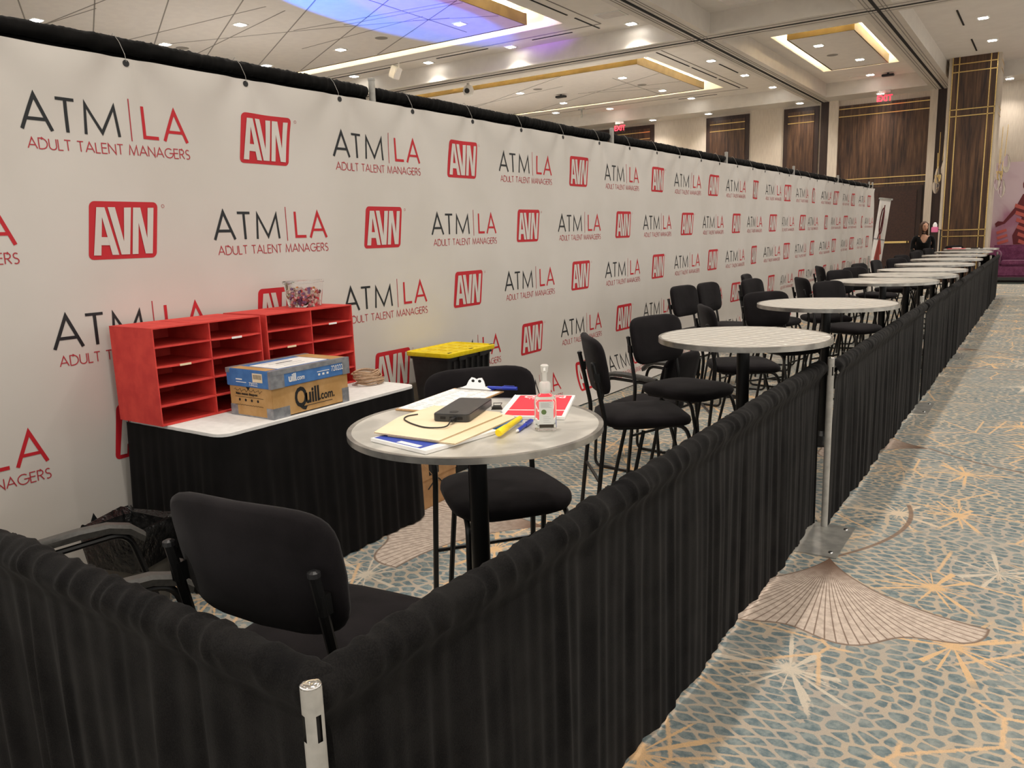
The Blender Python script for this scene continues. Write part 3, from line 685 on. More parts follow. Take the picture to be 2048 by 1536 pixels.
for g in GROM:
    if g > 21: break
    B().lathe([(.016, -.001), (.016, .003), (.006, .004)], 12).obj('grommet', 'blackpl', bn, loc=(bw(g, 2.49)+.001, g, 2.49)).rotation_euler = (0, pi/2, 0)
    pts = [(XB+.004, g, 2.497), (XB+.004, g-.004, 2.53), (XB-.022, g-.010, 2.59), (XB-.055, g-.016, 2.632), (XB-.115, g-.012, 2.60)]
    B().tube(pts, .0014, 5).obj('cable_tie', 'pole', bn)

# drapery ---------------------------------------------------------------
def drape(name, label, P0, P1, nrm, ztop, zbot, r=.042, pleat=.022, ruche=1., step=.012, seed=1, mt='drape', group=None, zr=44, fl=9.):
    rg = random.Random(seed); P0, P1, N = Vector(P0), Vector(P1), Vector(nrm); L = (P1-P0).length; T = (P1-P0)/L
    ph = [rg.uniform(0, 6.28) for _ in range(12)]; ns = max(2, int(L/step)); zc = ztop-r; rings = []; NP = 16
    tight = ruche < .7; bumps = []; s = 0; folds = []
    while s < L: bumps.append((s, rg.uniform(.009, .020)*(.6 if tight else 1), rg.uniform(.35, 1.), rg.uniform(-1, 1))); s += rg.uniform(.02, .075)*(.5 if tight else 1)
    s = 0
    while s < L: folds.append((s, rg.uniform(.012, .045), rg.choice((-1, 1, 1))*rg.uniform(.3, 1.), rg.uniform(0, 1)**2)); s += rg.uniform(.03, .16)*9/fl
    for i in range(ns+1):
        s = L*i/ns; col = []; nb = [q for q in bumps if abs(q[0]-s) < .12]; nf = [q for q in folds if abs(q[0]-s) < .16]
        for k in range(NP):
            th = RAD(265-285*k/(NP-1)); c, q_ = cos(th), sin(th)
            w = 0
            for q in nb:
                d = s-q[0]-q[3]*(.035*c+.02*q_*ruche); w += q[2]*math.exp(-(d/q[1])**2)
            rad = r*(.80+.20*min(1.4, w)*min(1, ruche)+.04*sin(2.1*th+ph[0]+5*s)+.03*sin(31*s+3*th))
            e_ = min(1, min(s, L-s)/.022); rad *= .2+.8*sqrt(max(0, 1-(1-e_)**2))
            col.append(P0+T*s+N*(rad*c)+Vector((0, 0, zc+rad*q_-P0.z)))
        z1 = zc+r*.9*sin(RAD(-20)); x1 = r*.86*cos(RAD(-20))
        for k in range(1, zr+1):
            u = k/zr; z = (z1-.006)*(1-u**1.15)+zbot*u**1.15
            h = z1-z                                     # distance below the pocket seam
            seam = math.exp(-(h/.035)**2); f = 0
            for q in nf:
                grow = q[3]+(1-q[3])*min(1, h*4)
                f += q[2]*grow*math.exp(-((s-q[0]-.02*sin(3*z+ph[3])*q[3])/q[1])**2)
            f += .30*sin(fl*5.1*s+ph[2]+u*.8)+.20*sin(fl*11.7*s+ph[4])+.5*sin(fl*.6*s+ph[5]+u)
            off = x1*(.35+.65*seam)-.006*(1-seam)+pleat*f*(1-.85*seam)*(.45+.55*min(1, h*3))
            zz = z+(.010*sin(fl*2*s+ph[1])+.008*sin(5.1*s+ph[7])+.006*f)*(u**8)
            col.append(P0+T*s+N*off+Vector((0, 0, max(zz, .004)-P0.z)))
        rings.append(col)
    b = B(); n = len(rings[0]); b.add([p for c in rings for p in c], [(i*n+j, (i+1)*n+j, (i+1)*n+j+1, i*n+j+1) for i in range(ns) for j in range(n-1)])
    o = b.obj(name, mt, None, 'all'); return tag(o, label, 'curtain', group)
def post(x, y, lab, z=.935, r=.0175, base=True, group=None, bz=.3):
    t = thing('stanchion_post', lab, 'post', (x, y, 0), 0, group)
    b = B(); seg = 12; t.rotation_euler.z = RAD(33) if y == 0 else 0
    # tube wall with four keyhole slots near the top
    rings = [[(r*cos(2*pi*i/seg), r*sin(2*pi*i/seg), zz) for i in range(seg)] for zz in (.006, z-.092, z-.046, z)]
    vs = [p for q in rings for p in q]; fs = []
    for k in range(3):
        for i in range(seg):
            if k == 1 and i % 3 == 1: continue
            j = (i+1) % seg; fs.append((k*seg+i, k*seg+j, (k+1)*seg+j, (k+1)*seg+i))
    b.add(vs, fs); b.obj('upright', 'pole', t, True)
    B().lathe([(r*.72, z-.25), (r*.72, z-.02)], 12).obj('inner_tube', 'dark', t)
    B().lathe([(r, z-.001), (r*1.02, z+.002), (r*.7, z+.0045), (.001, z+.002)], 16).obj('cap', 'chrome', t, 'all')
    if base:
        bx = B().box(-.13, .15, -.42, .05, 0, .006)
        bx.obj('base_plate', 'steel', t)
        for sx, sy in ((-.09, -.36), (.11, -.36), (.11, 0.0)): B().lathe([(.012, .006), (.010, .010)], 10, (sx, sy, 0)).obj('bolt', 'chrome', t)
    return t
PY = [0, 3.585, 7.156, 10.42, 14.0, 17.0, 19.2]
ordn = ['first', 'second', 'third', 'fourth', 'fifth', 'sixth', 'last']
for i, y in enumerate(PY):
    lab = 'white steel post with slotted top at the near corner of the low black fence' if i == 0 else '%s white post along the low black fence, counted from the near corner' % ordn[i]
    post(0, y, lab, .935 if i < 2 else .975)
for i in range(6):
    y0, y1 = PY[i]+(.024, .004, -.004, -.004, -.004, -.004)[i], PY[i+1]+(-.006 if i == 0 else .006); FX = (-.050, .020, .030, .030, .030, .030)[i]
    drape('fence_drape', ('nearest long panel of low black drape beside the aisle carpet', 'second panel of low black drape along the aisle', 'third panel of low black drape along the aisle', 'fourth panel of low black drape along the aisle', 'fifth panel of low black drape along the aisle', 'farthest panel of low black drape along the aisle')[i],
          (FX, y0, 0), (FX, y1, 0), (1, 0, 0), .925, .025, .042 if i == 0 else .036, .012, 1.15, .008 if i == 0 else (.014 if i < 3 else .03), 11+i, zr=40 if i < 2 else 20)
drape('fence_drape', 'low black drape across the front left corner, nearest the camera', (-.022, .052, 0), (-2.78, .115, 0), (0, -1, 0), .936, .025, .042, .017, 1.5, .008, 5, zr=44, fl=6.)
drape('fence_drape', 'short black end panel closing the fence beside the purple sofa', (-.03, 19.14, 0), (-.30, 19.14, 0), (0, -1, 0), .925, .02, .04, .02, 1, .02, 31, zr=20)
# crossbars inside the pockets
for i in range(6): tag(B().tube([((-.05, .004, .03, .03, .03, .03)[i], PY[i]+.03, .886), ((-.05, .004, .03, .03, .03, .03)[i], PY[i+1]-.026, .886)], .014, 10).obj('crossbar', 'pole'), 'steel crossbar hidden in the pocket of the %s fence drape' % ordn[i], 'rail')
tag(B().tube([(-.03, .052, .892), (-2.76, .115, .892)], .014, 10).obj('crossbar', 'pole'), 'steel crossbar in the pocket of the front corner drape', 'rail')
# hook of the crossbar at the near post
B().box(.0, .006, .016, .026, .855, .885).obj('hook', 'chrome', None)
bpy.data.objects['hook'].parent = bpy.data.objects['stanchion_post']
# tall backdrop frame
UY = [-.18, 3.33, 6.84, 10.34, 13.85, 17.36, 20.87, 21.3]
for i, y in enumerate(UY):
    t = thing('backdrop_upright', 'white upright pole of the tall backdrop, %s from the left' % (ordn+['eighth'])[i] if i else 'white upright pole at the left end of the tall backdrop, out of frame', 'pole', (-2.90, y, 0))
    B().tube([(0, 0, .005), (0, 0, 2.66)], .022, 12).obj('tube', 'pole', t, True)
    B().lathe([(.024, 2.655), (.024, 2.67), (.01, 2.675)], 12).obj('cap', 'pole', t)
    B().box(-.25, .2, -.2, .2, 0, .005).obj('base_plate', 'steel', t)
for i in range(7):
    y0, y1 = UY[i]+.04, UY[i+1]-.04
    drape('backdrop_drape', 'tall gathered black drape behind the white banner, %s bay from the left' % ordn[i], (-2.925, y0-.012, 0), (-2.925, y1+.012, 0), (-1, 0, 0), 2.628, .03, .044, .018, .62, .010 if i < 2 else .02, 51+i, 'drape2', zr=16)

# ================================================================== TABLES
def round_table(x, y, r, z, top, lab, grp=None, rz=0):
    e = .017 if r < .42 else .026
    t = thing('cocktail_table', lab, 'table', (x, y, 0), rz, grp)
    B().lathe([(r-.006, z-.004), (r-.006, z), (.001, z)], 64).obj('tabletop', top, t, True)
    B().lathe([(r-.012, z-e), (r, z-e), (r, z+.001), (r-.014, z+.001), (r-.0145, z-.001)], 72, caps=False).obj('edge_band', 'rim', t, True)
    B().lathe([(.001, z-e+.002), (r-.013, z-e+.002), (r-.013, z-.005), (.001, z-.005)], 48).obj('underside', 'frame', t)
    B().tube([(0, 0, .02), (0, 0, z-e-.001)], .030 if r < .42 else .034, 16).obj('pole', 'frame', t, True)
    B().lathe([(.05, z-e-.026), (.12, z-e), (.05, z-e+.002)], 16).obj('spider', 'frame', t)
    B().lathe([(.26, 0), (.26, .012), (.20, .022), (.06, .034), (.04, .07)], 32).obj('base', 'frame', t, True)
    return t
TT = [(-.52, 1.150, .391, 1.05), (-.42, 3.44, .45, 1.05), (-.45, 5.50, .50, 1.05), (-.488, 8.20, .515, 1.05), (-.41, 9.28, .51, 1.05), (-.40, 10.42, .51, 1.05), (-.43, 12.0, .51, 1.05), (-.442, 13.69, .51, 1.05), (-.49, 15.46, .51, 1.05), (-.49, 17.37, .51, 1.05), (-.50, 19.3, .53, 1.05)]
TL = ['nearest round cocktail table with swirled aluminium top, covered in papers', 'second round cocktail table with quilted metal top, beside the second fence post', 'third round cocktail table with quilted metal top',
      'fourth round cocktail table with plain dull metal top', 'fifth round cocktail table, pushed up behind the fourth', 'sixth round cocktail table from the camera', 'seventh round cocktail table from the camera', 'eighth round cocktail table from the camera',
      'ninth round cocktail table from the camera', 'tenth round cocktail table from the camera', 'farthest round cocktail table, with red papers, near the seated woman']
for i, (a, lab) in enumerate(zip(TT, TL)):
    round_table(*a, 'alu1' if i in (0, 3, 4) else 'alu2', lab, None, 0)

# ================================================================== CHAIRS
def cushion(w0, w1, d, t, dome, n=28, rings=6, e=3.4):
    """seat pad: width w0 behind, w1 in front, along +x forward"""
    R = []
    def ring(s, z):
        out = []
        for i in range(n):
            a = 2*pi*i/n; c, q = cos(a), sin(a)
            x = math.copysign(abs(c)**(2/e), c)*d/2*s; k = (x/d+.5); w = w0+(w1-w0)*k
            y = math.copysign(abs(q)**(2/e), q)*w/2*s
            zz = z-.018*max(0, x/(d/2)-.55)**2*4
            out.append((x, y, zz))
        return out
    for s, z in ((.5, -t), (.90, -t), (.975, -t*.78), (1, -t*.45), (.985, -t*.14), (.93, .0), (.75, dome*.7), (.45, dome), (.12, dome*.9)): R.append(ring(s, z))
    return B().rings(R)
def back_pad(w, h, t, bow, lean, z0, x0, e=3.6, n=32):
    R = []
    for s, k in ((.55, -1), (.92, -.92), (.985, -.5), (1, 0), (.985, .5), (.92, .92), (.5, 1.0)):
        out = []
        for i in range(n):
            a = 2*pi*i/n; c, q = cos(a), sin(a)
            y = math.copysign(abs(c)**(2/e), c)*w/2*s; zz = math.copysign(abs(q)**(2/e), q)*h/2*s
            if zz < 0: y *= (1+.10*zz/h)
            x = x0+k*t/2+bow*(y/(w/2))**2-lean*(zz/h+.5)
            out.append((x, y, z0+h/2+zz))
        R.append(out)
    return B().rings(R)
def make_stool():
    t = thing('bar_stool', '', 'stool')
    zs, w, d = .70, .43, .438
    cushion(.42, .475, .475, .055, .012, e=4.0).obj('seat', 'seat', t, 'all', loc=(0, 0, zs-.008))
    B().prism(rrect(.36, .36, .04), -.012, 0).obj('seat_pan', 'blackpl', t, loc=(0, 0, zs-.060))
    back_pad(.465, .295, .045, .030, .055, .805, -.235, e=5.).obj('backrest', 'seat', t, 'all')
    for s in (-1, 1):
        p = corner([(-.292, s*.205, .975), (-.268, s*.205, .86), (-.232, s*.205, .68), (-.30, s*.218, .012)], .05)
        B().tube(p, .0115, 8).obj('rear_leg', 'frame', t, True)
        B().lathe([(.0135, -.004), (.0135, .006), (.006, .010)], 10).obj('post_cap', 'blackpl', t, loc=(-.292, s*.205, .977))
        p = corner([(-.02, s*.175, .640), (.185, s*.185, .640), (.255, s*.205, .40), (.275, s*.215, .011), (-.16, s*.200, .011), (-.03, s*.180, .62)], .055)
        B().tube(p, .0105, 8).obj('sled_leg', 'frame', t, True)
    B().tube([(.262, -.207, .27), (.262, .207, .27)], .009, 8).obj('footrest', 'frame', t, True)
    B().tube([(-.262, -.205, .36), (-.262, .205, .36)], .009, 8).obj('stretcher', 'frame', t, True)
    B().tube([(-.02, -.18, .637), (-.02, .18, .637)], .009, 8).obj('seat_rail', 'frame', t, True)
    B().tube([(.17, -.18, .637), (.17, .18, .637)], .009, 8).obj('seat_rail', 'frame', t, True)
    for s in (-1, 1): B().box(-.29, -.262, s*.205-.011, s*.205+.011, .885, .93, tf=lambda p: (p[0]+.09*(.9-p[2])+.004, p[1], p[2])).obj('bracket', 'frame', t)
    return t
ST = [
 (-.83, 3.03, .666, 'stool seen side-on between the first and second cocktail tables'),
 (-.748, 1.603, -.664, 'stool tucked under the far side of the paper covered table'),
 (-.872, 3.782, -.317, 'stool left of the second table, in front of a low armchair'),
 (-.470, .493, 1.68, 'large foreground stool with its back to the camera'),
 (-1.745, 6.502, -.162, 'left one of two stools standing side by side against the banner'),
 (-1.669, 6.99, -.108, 'right one of two stools standing side by side against the banner'),
 (-.845, 4.772, .549, 'side-on stool behind the second table'),
 (-.806, 5.755, -.59, 'stool with its seat under the left side of the third table'),
 (-1.42, 7.60, -.162, 'stool by the banner behind the third table, back half hidden'),
 (-1.75, 8.55, .1, 'stool just right of the half hidden one by the banner'),
 (-1.006, 8.046, .528, 'side-on stool between the third table and the banner'),
 (-.599, 7.206, -.42, 'stool whose seat reaches past the right of the third table'),
 (-1.40, 10.6, .423, 'thin side-on stool behind the stools of the third table'),
 (-.937, 9.30, -.434, 'left stool of the pair behind the fourth table'),
 (-.90, 9.98, -.476, 'right stool of the pair behind the fourth table'),
 (-1.021, 11.123, -.247, 'stool with its rounded back showing left of the sixth table'),
 (-.98, 12.25, -.12, 'stool at the banner end, behind the sixth table'),
 (-.842, 12.9, -.516, 'stool left of the seventh table'),
 (-.95, 14.3, -.4, 'stool left of the eighth table'),
 (-.95, 16.1, -.3, 'stool left of the ninth table'),
 (-1.0, 17.0, -.2, 'stool left of the tenth table'),
 (-.98, 18.3, -.3, 'stool in front of the seated woman'),
 (-.75, 20.1, -.9, 'stool at the farthest table, behind it'),
]
st0 = make_stool(); nest(st0, 'rear_leg', ('post_cap', 'bracket'))
for i, (x, y, a, lab) in enumerate(ST):
    o = st0 if i == 0 else copy_tree(st0)
    o.location = (x, y, 0); o.rotation_euler.z = a; o['label'] = 'black ' + lab; o['group'] = 'black upholstered bar stools around the cocktail tables'
def make_arm():
    t = thing('armchair', '', 'chair')
    cushion(.44, .48, .46, .06, .014).obj('seat', 'seat', t, 'all', loc=(0, 0, .455))
    back_pad(.46, .30, .05, .035, .07, .52, -.25).obj('backrest', 'seat', t, 'all')
    for s in (-1, 1):
        y = s*.275
        p = corner([(-.285, s*.225, .74), (-.26, s*.24, .55), (-.235, y, .40), (-.24, y, .40)], .05)
        B().tube(p, .011, 8).obj('back_post', 'frame', t, True)
        p = corner([(-.275, y*.9, .625), (.15, y, .648), (.24, y, .30), (.255, y, .011), (-.27, y, .011), (-.235, y, .42)], .06)
        B().tube(p, .011, 8).obj('sled_leg', 'frame', t, True)
        pad = [(-.24, y, .655), (-.12, y, .670), (.0, y, .680), (.09, y, .679), (.155, y, .660), (.20, y, .620)]
        rr = []
        for k, q in enumerate(pad):
            hw = (.019, .025, .027, .027, .026, .021)[k]; hh = .015
            rr.append([(q[0]+.3*zz*(k > 3), q[1]+yy, q[2]+zz) for yy, zz in ((-hw, -hh), (-hw, hh*.3), (-hw*.6, hh), (hw*.6, hh), (hw, hh*.3), (hw, -hh))])
        B().rings(rr).obj('armrest', 'armpad', t, True)
    B().tube([(-.20, -.27, .405), (-.20, .27, .405)], .010, 8).obj('seat_rail', 'frame', t, True)
    B().tube([(.17, -.27, .395), (.17, .27, .395)], .010, 8).obj('seat_rail', 'frame', t, True)
    return t
ar0 = make_arm(); ar0.location = (-1.46, .43, 0); ar0.rotation_euler.z = RAD(72)
ar0['label'] = 'low black armchair with grey armrests behind the front corner drape'; ar0['group'] = 'low black armchairs'
o = copy_tree(ar0); o.location = (-1.36, 4.28, 0); o.rotation_euler.z = RAD(173); o['label'] = 'low black armchair facing the banner, behind the stool at the second table'

# ================================================================== SKIRTED TABLE
ZT = .795
t = thing('display_table', 'white topped trestle table against the banner, under the red sorters', 'table', (0, 0, 0))
x0, x1, y0, y1 = -2.80, -2.05, 1.33, 2.64
B().prism(rrect(x1-x0, y1-y0, .06, 5, (x0+x1)/2, (y0+y1)/2), ZT-.028, ZT).obj('tabletop', 'paper', t)
for sx in (x0+.1, x1-.1):
    for sy in (y0+.12, y1-.12): B().tube([(sx, sy, 0), (sx, sy, ZT-.03)], .014, 8).obj('leg', 'frame', t)
path = []
def addseg(a, b, step=.010):
    n = int((Vector(b)-Vector(a)).length/step)
    for k in range(n): path.append(Vector(a)+(Vector(b)-Vector(a))*k/n)
sk = corner([(x0+.02, y0, 0), (x1, y0, 0), (x1, y1, 0), (x0+.02, y1, 0)], .07, 6)
for a, b in zip(sk, sk[1:]): addseg(a, b)
path.append(sk[-1]); rings = []; s = 0
for i, p in enumerate(path):
    d = (path[min(i+1, len(path)-1)]-path[max(i-1, 0)]).normalized(); n = Vector((d.y, -d.x, 0)); s += (p-path[i-1]).length if i else 0
    col = []
    for k in range(26):
        u = k/25; z = (ZT-.012)*(1-u)+.012*u
        a = .003+.018*min(1, u*1.6); f = sin(44*s+.8*sin(5*s))*.6+.4*sin(97*s+u)+.5*sin(9*s+2*u)
        col.append(p+n*(.006+.010*u+a*(.6+.5*f))+Vector((0, 0, z)))
    rings.append(col)
b = B(); n = 26; b.add([p for c in rings for p in c], [(i*n+j, (i+1)*n+j, (i+1)*n+j+1, i*n+j+1) for i in range(len(rings)-1) for j in range(n-1)])
tag(b.obj('table_skirt', 'skirt', None, 'all'), 'black pleated skirt hung round the white topped table', 'tablecloth')

def sorter(y0, y1, lab, lean=0., rz=0):
    xf, xb, z0, z1, k = -2.45, -2.80, ZT+.001, 1.254, .006
    t = thing('literature_sorter', lab, 'organizer', (xf, y0, z0), rz); W = y1-y0; H = z1-z0; D = xf-xb
    B().box(-D, 0, 0, k, 0, H).box(-D, 0, W-k, W, 0, H).box(-D, -D+k, k, W-k, k, H-k).box(-D, 0, k, W-k, H-k, H).box(-D, 0, k, W-k, 0, k).obj('case', 'redcard', t)
    B().box(-D+k+.001, -.004, W/2-k/2, W/2+k/2, k+.0005, H-k-.0005).obj('divider', 'redcard', t)
    for c in range(2):
        a = k+.0005+c*(W/2-k/2); bq = (W/2-k/2-.0005) if c == 0 else W-k-.0005
        if c: a = W/2+k/2+.0005
        for r in range(1, 5):
            z = H*r/5; sag = random.uniform(0, .005)
            vs = []
            for i in range(7):
                u = i/6; yy = a+(bq-a)*u; zz = z-sag*4*u*(1-u)
                vs.append([(-D+.01, yy, zz-.003), (-.002, yy, zz-.003), (-.002, yy, zz+.004), (-D+.01, yy, zz+.004)])
            B().rings(vs).obj('shelf', 'redcard', t)
            if c == 0 and r == 3 or c == 1 and r == 4:
                B().box(.0, .001, (a+bq)/2-.03, (a+bq)/2+.03, z-.007, z+.003).obj('label_holder', 'manila' if r == 3 else 'whiteprint', t)
    # lid flap lines
    B().box(-D+.05, -.05, W*.38, W*.38+.003, H, H+.0012).obj('fold_crease', 'redcard', t)
    return t
sorter(1.305, 1.91, 'left red cardboard literature sorter with ten pigeonholes')
sorter(1.945, 2.565, 'right red cardboard literature sorter, with the candy tub on top')

# carton with lid
t = thing('storage_carton', 'brown carton with blue taped lid, standing in front of the red sorters', 'box', (-2.075, 1.64, ZT+.001))
L, D = .49, .31
B().box(-D, 0, 0, L, 0, .165).obj('box_body', 'carton', t, bevel=.002)
B().box(-D-.008, .008, -.008, L+.008, .147, .232).obj('lid', 'boxblue', t, bevel=.003)
for q, m in (((-.0085, .0095, -.0095, .0725, .147, .2325), 'tape'), ((-.0085, .0095, L-.04, L+.0095, .147, .2325), 'tape'), ((-.012, .0102, .002, L-.002, .2103, .2336), 'tape'), ((-D-.0102, -D+.02, -.0087, L+.0087, .2105, .2339), 'tape'),
             ((-.045, .0012, -.0012, .10, 0, .052), 'tape'), ((-.02, .0012, L-.045, L+.0012, 0, .075), 'tape'), ((-D-.001, -D+.05, -.0013, .02, 0, .055), 'tape'), ((-D, .0, -.0015, L+.0015, 0, .006), 'tape')):
    B().box(*q).obj('tape_strip', m, t)
B().box(-D+.02, -.03, .0, .06, .2322, .2328).box(-D+.01, -.01, L-.09, L, .2322, .2330).obj('bare_card', 'carton', t)
B().box(-.235, -.03, .07, .385, .2325, .2345).obj('address_sheet', 'paper', t)
for k in range(4): B().box(-.215+k*.045, -.209+k*.045, .12+.01*k, .30-.02*(k % 2), .2346, .2349).obj('printed_line', 'ink', t)
B().box(-.17, -.155, .17, .27, .2346, .2350).obj('printed_line', 'inkbk', t)
text('Q', .135, 'lettering', 'inkbk', t, (.0010, .132, .035), FACE_X, .0035, .72)
text('uill', .105, 'lettering', 'inkbk', t, (.0010, .198, .045), FACE_X, .0032, .78, space=1.0)
text('.com.', .062, 'lettering', 'inkbk', t, (.0010, .289, .046), FACE_X, .0012, .76)
B().box(.0, .0012, .182, .375, .030, .0325).obj('underline', 'inkbk', t)
text('uill', .052, 'lettering', 'whiteprint', t, (.0088, .098, .168), FACE_X, .0016, .8)
text('.com', .034, 'lettering', 'whiteprint', t, (.0088, .145, .168), FACE_X, .0004, .8)
text('720222', .040, 'lettering', 'whiteprint', t, (.0098, .372, .176), FACE_X, 0, .68)
for k in range(3): B().box(.008, .0092, .285+.028*k, .298+.028*k, .168, .178).obj('printed_mark', 'whiteprint', t)
B().box(.008, .0092, .28, .36, .186, .189).obj('printed_mark', 'whiteprint', t)
# end face (towards -Y)
text('720222', .026, 'lettering', 'whiteprint', t, (-.15, -.0088, .155), FACE_MY, 0, .8)
B().box(-.12, -.05, -.0095, -.008, .175, .218).obj('bare_card', 'manila', t)
for k in range(11): B().box(-.113+k*.0055, -.1105+k*.0055, -.0098, -.0094, .190, .212).obj('barcode_bar', 'inkbk', t)
B().box(-.245, -.20, -.0092, -.008, .180, .186).box(-.245, -.17, -.0092, -.008, .168, .171).obj('printed_mark', 'whiteprint', t)
text('Make messes disappear.', .018, 'lettering', 'inkbk', t, (-.265, -.0010, .105), FACE_MY, .0004, .95)
B().box(-.27, -.065, -.0012, 0, .094, .0955).obj('underline', 'inkbk', t)
for k in range(4): B().lathe([(.007, 0), (.007, .001)], 10).obj('printed_mark', 'inkbk', t, loc=(-.24+k*.045, -.0, .080)).rotation_euler = (pi/2, 0, 0)
for zz, s in ((.128, 1), (.055, 2)):
    pts = [(-.275+.009*k, -.0012, zz+.006*sin(k*1.7*s)+.004*sin(k*2.9)) for k in range(24)]
    B().tube(pts, .0009, 4).obj('scribble_print', 'inkbk', t)
B().prism([(-.20, .150), (-.185, .146), (-.170, .130), (-.155, .146), (-.135, .150)], -.0014, 0, fn=lambda a, b, c: (a, c, b)).obj('hand_hole', 'dark', t)

# candy tub
t = thing('candy_tub', 'clear plastic tub of wrapped candy on top of the right sorter', 'container', (-2.64, 2.385, 1.2555), .35)
def tubring(w, d, z, r=.03): return [(x, y, z) for x, y in rrect(w, d, r, 5)]
B().rings([tubring(.135, .165, 0), tubring(.145, .175, .006), tubring(.165, .20, .125), tubring(.167, .203, .140)], caps=False).add([(x, y, .001) for x, y in rrect(.135, .165, .03, 5)], [tuple(range(24))]).obj('tub', 'plastic', t, True)
B().rings([tubring(.168, .204, .134), tubring(.176, .212, .136), tubring(.176, .212, .150), tubring(.15, .186, .151), tubring(.148, .184, .146)]).obj('lid', 'plastic', t, True)
cr = random.Random(5); cand = B(); mats_c = []
for nm, c in (('candy_white', (.85, .72, .66)), ('candy_pink', (.62, .22, .24)), ('candy_orange', (.62, .20, .04)), ('candy_dark', (.05, .05, .045)), ('candy_purple', (.22, .12, .26)), ('candy_maroon', (.16, .02, .03)), ('candy_cream', (.72, .66, .55))):
    M[nm] = mat(nm, c, .3); mats_c.append(nm)
for k in range(230):
    zz = cr.uniform(.012, .108); w = .118+.025*zz/.11; x = cr.uniform(-w/2, w/2)*.93; y = cr.uniform(-w*.62, w*.62)*.93
    mi = cr.choice([0, 0, 0, 1, 2, 3, 6, 6, 6, 5, 0]) if y > -.035 else cr.choice([4, 4, 1, 0, 4, 1])
    rx = Matrix.Rotation(cr.uniform(0, 6), 3, Vector((cr.random(), cr.random(), cr.random())).normalized())
    b = [rx @ Vector(q) for q in ((.009, 0, 0), (0, .009, 0), (-.009, 0, 0), (0, -.009, 0), (.006, .006, .006), (-.006, .006, .006), (-.006, -.006, .006), (.006, -.006, .006), (.006, .006, -.006), (-.006, .006, -.006), (-.006, -.006, -.006), (.006, -.006, -.006))]
    b = [p+Vector((x, y, zz)) for p in b]
    cand.add(b[4:], [(0, 1, 2, 3), (7, 6, 5, 4), (0, 4, 5, 1), (1, 5, 6, 2), (2, 6, 7, 3), (3, 7, 4, 0)], mi)
co_ = cand.obj('candy_pieces', mats_c, t, bevel=0); co_['kind'] = 'stuff'
# coiled cord
pts = []
for k in range(220):
    a = k*.29; rr = .078+.012*sin(k*.31)+.006*sin(k*.11); pts.append((rr*cos(a)*.9, rr*sin(a)*1.05, .006+.00034*k+.004*sin(k*.9)))
tag(B().tube(pts, .0042, 6).obj('coiled_cord', 'cord', None, True, loc=(-2.47, 2.60+.0, ZT+.002)), 'coil of tan cord beside the right red sorter', 'cord')
bpy.data.objects['coiled_cord'].location = (-2.33, 2.54, ZT+.001)

# totes
def tote(z, lab, lid_z=.0):
    t = thing('storage_tote', lab, 'storage bin', (-2.56, 3.62, z)); H = .425
    def rg(w, d, z): return [(x, y, z) for x, y in rrect(w, d, .03, 3)]
    B().rings([rg(.29, .44, .002), rg(.34, .50, H-.05), rg(.36, .52, H-.05), rg(.36, .52, H-.02)]).obj('tub', 'totebk', t, True)
    for k in range(7):
        yy = -.2+k*.066; B().box(.148, .176, yy-.008, yy+.008, .05, H-.06, tf=lambda p: (p[0]+(p[2]-.2)*.04, p[1], p[2])).obj('rib', 'totebk', t)
    for yy in (-.12, .12): B().box(.178, .192, yy-.04, yy+.04, H-.06, H-.03).obj('handle', 'totebk', t)
    B().rings([rg(.385, .545, H-.030), rg(.39, .55, H-.026), rg(.39, .55, H-.002), rg(.37, .53, H+.002), rg(.345, .505, H+.002), rg(.34, .50, H-.008)]).obj('lid', 'yellow', t, True)
    for i in range(4):
        for j in range(3): B().box(-.13+j*.095, -.05+j*.095, -.22+i*.115, -.125+i*.115, H-.008, H-.003).obj('lid_rib', 'yellow', t)
    for yy in (-.24, 0, .24): B().box(.165, .180, yy-.018, yy+.018, H+.001, H+.004).obj('latch_slot', 'dark', t)
    return t
tote(0, 'lower black storage tote with yellow lid, on the floor behind the skirted table')
tote(.43, 'upper black storage tote with bright yellow lid, on top of the other')
# cartons by the table
t = thing('delivery_carton', 'open brown carton on the floor by the end of the skirted table', 'box', (-2.30, 2.90, 0), .06)
B().box(-.17, .17, -.19, .17, 0, .30).obj('box_body', 'carton2', t, bevel=.003)
B().bar((.18, -.19, .30), (.27, -.19, .22), .002, .002).box(.17, .173, -.19, .17, .18, .30).obj('flap', 'carton2', t)
B().box(-.17, .17, .0, .004, .30, .40, tf=lambda p: (p[0], p[1]-.2-(p[2]-.3)*.5, p[2])).obj('flap', 'carton2', t)
B().box(.1735, .1745, -.12, -.02, .20, .28).obj('black_label', 'inkbk', t)
pts = [(.178+.01*sin(k*.5), -.14+.018*k, .12+.05*sin(k*.35)) for k in range(16)]
B().tube(pts, .004, 6).obj('printed_arrow', 'inkbk', t)
pts = [(-.1+.02*k, -.1+.05*sin(k*.8), .33+.03*sin(k*1.3)) for k in range(12)]
tag(B().tube([Vector(p)+Vector((-2.3, 2.95, 0)) for p in pts], .006, 6).obj('cable', 'blackpl', None, True), 'loose black cable on top of the open brown carton', 'cable')
nest(bpy.data.objects['storage_tote'], 'lid', ('lid_rib', 'latch_slot')); nest(bpy.data.objects['storage_tote.001'], 'lid', ('lid_rib', 'latch_slot'))
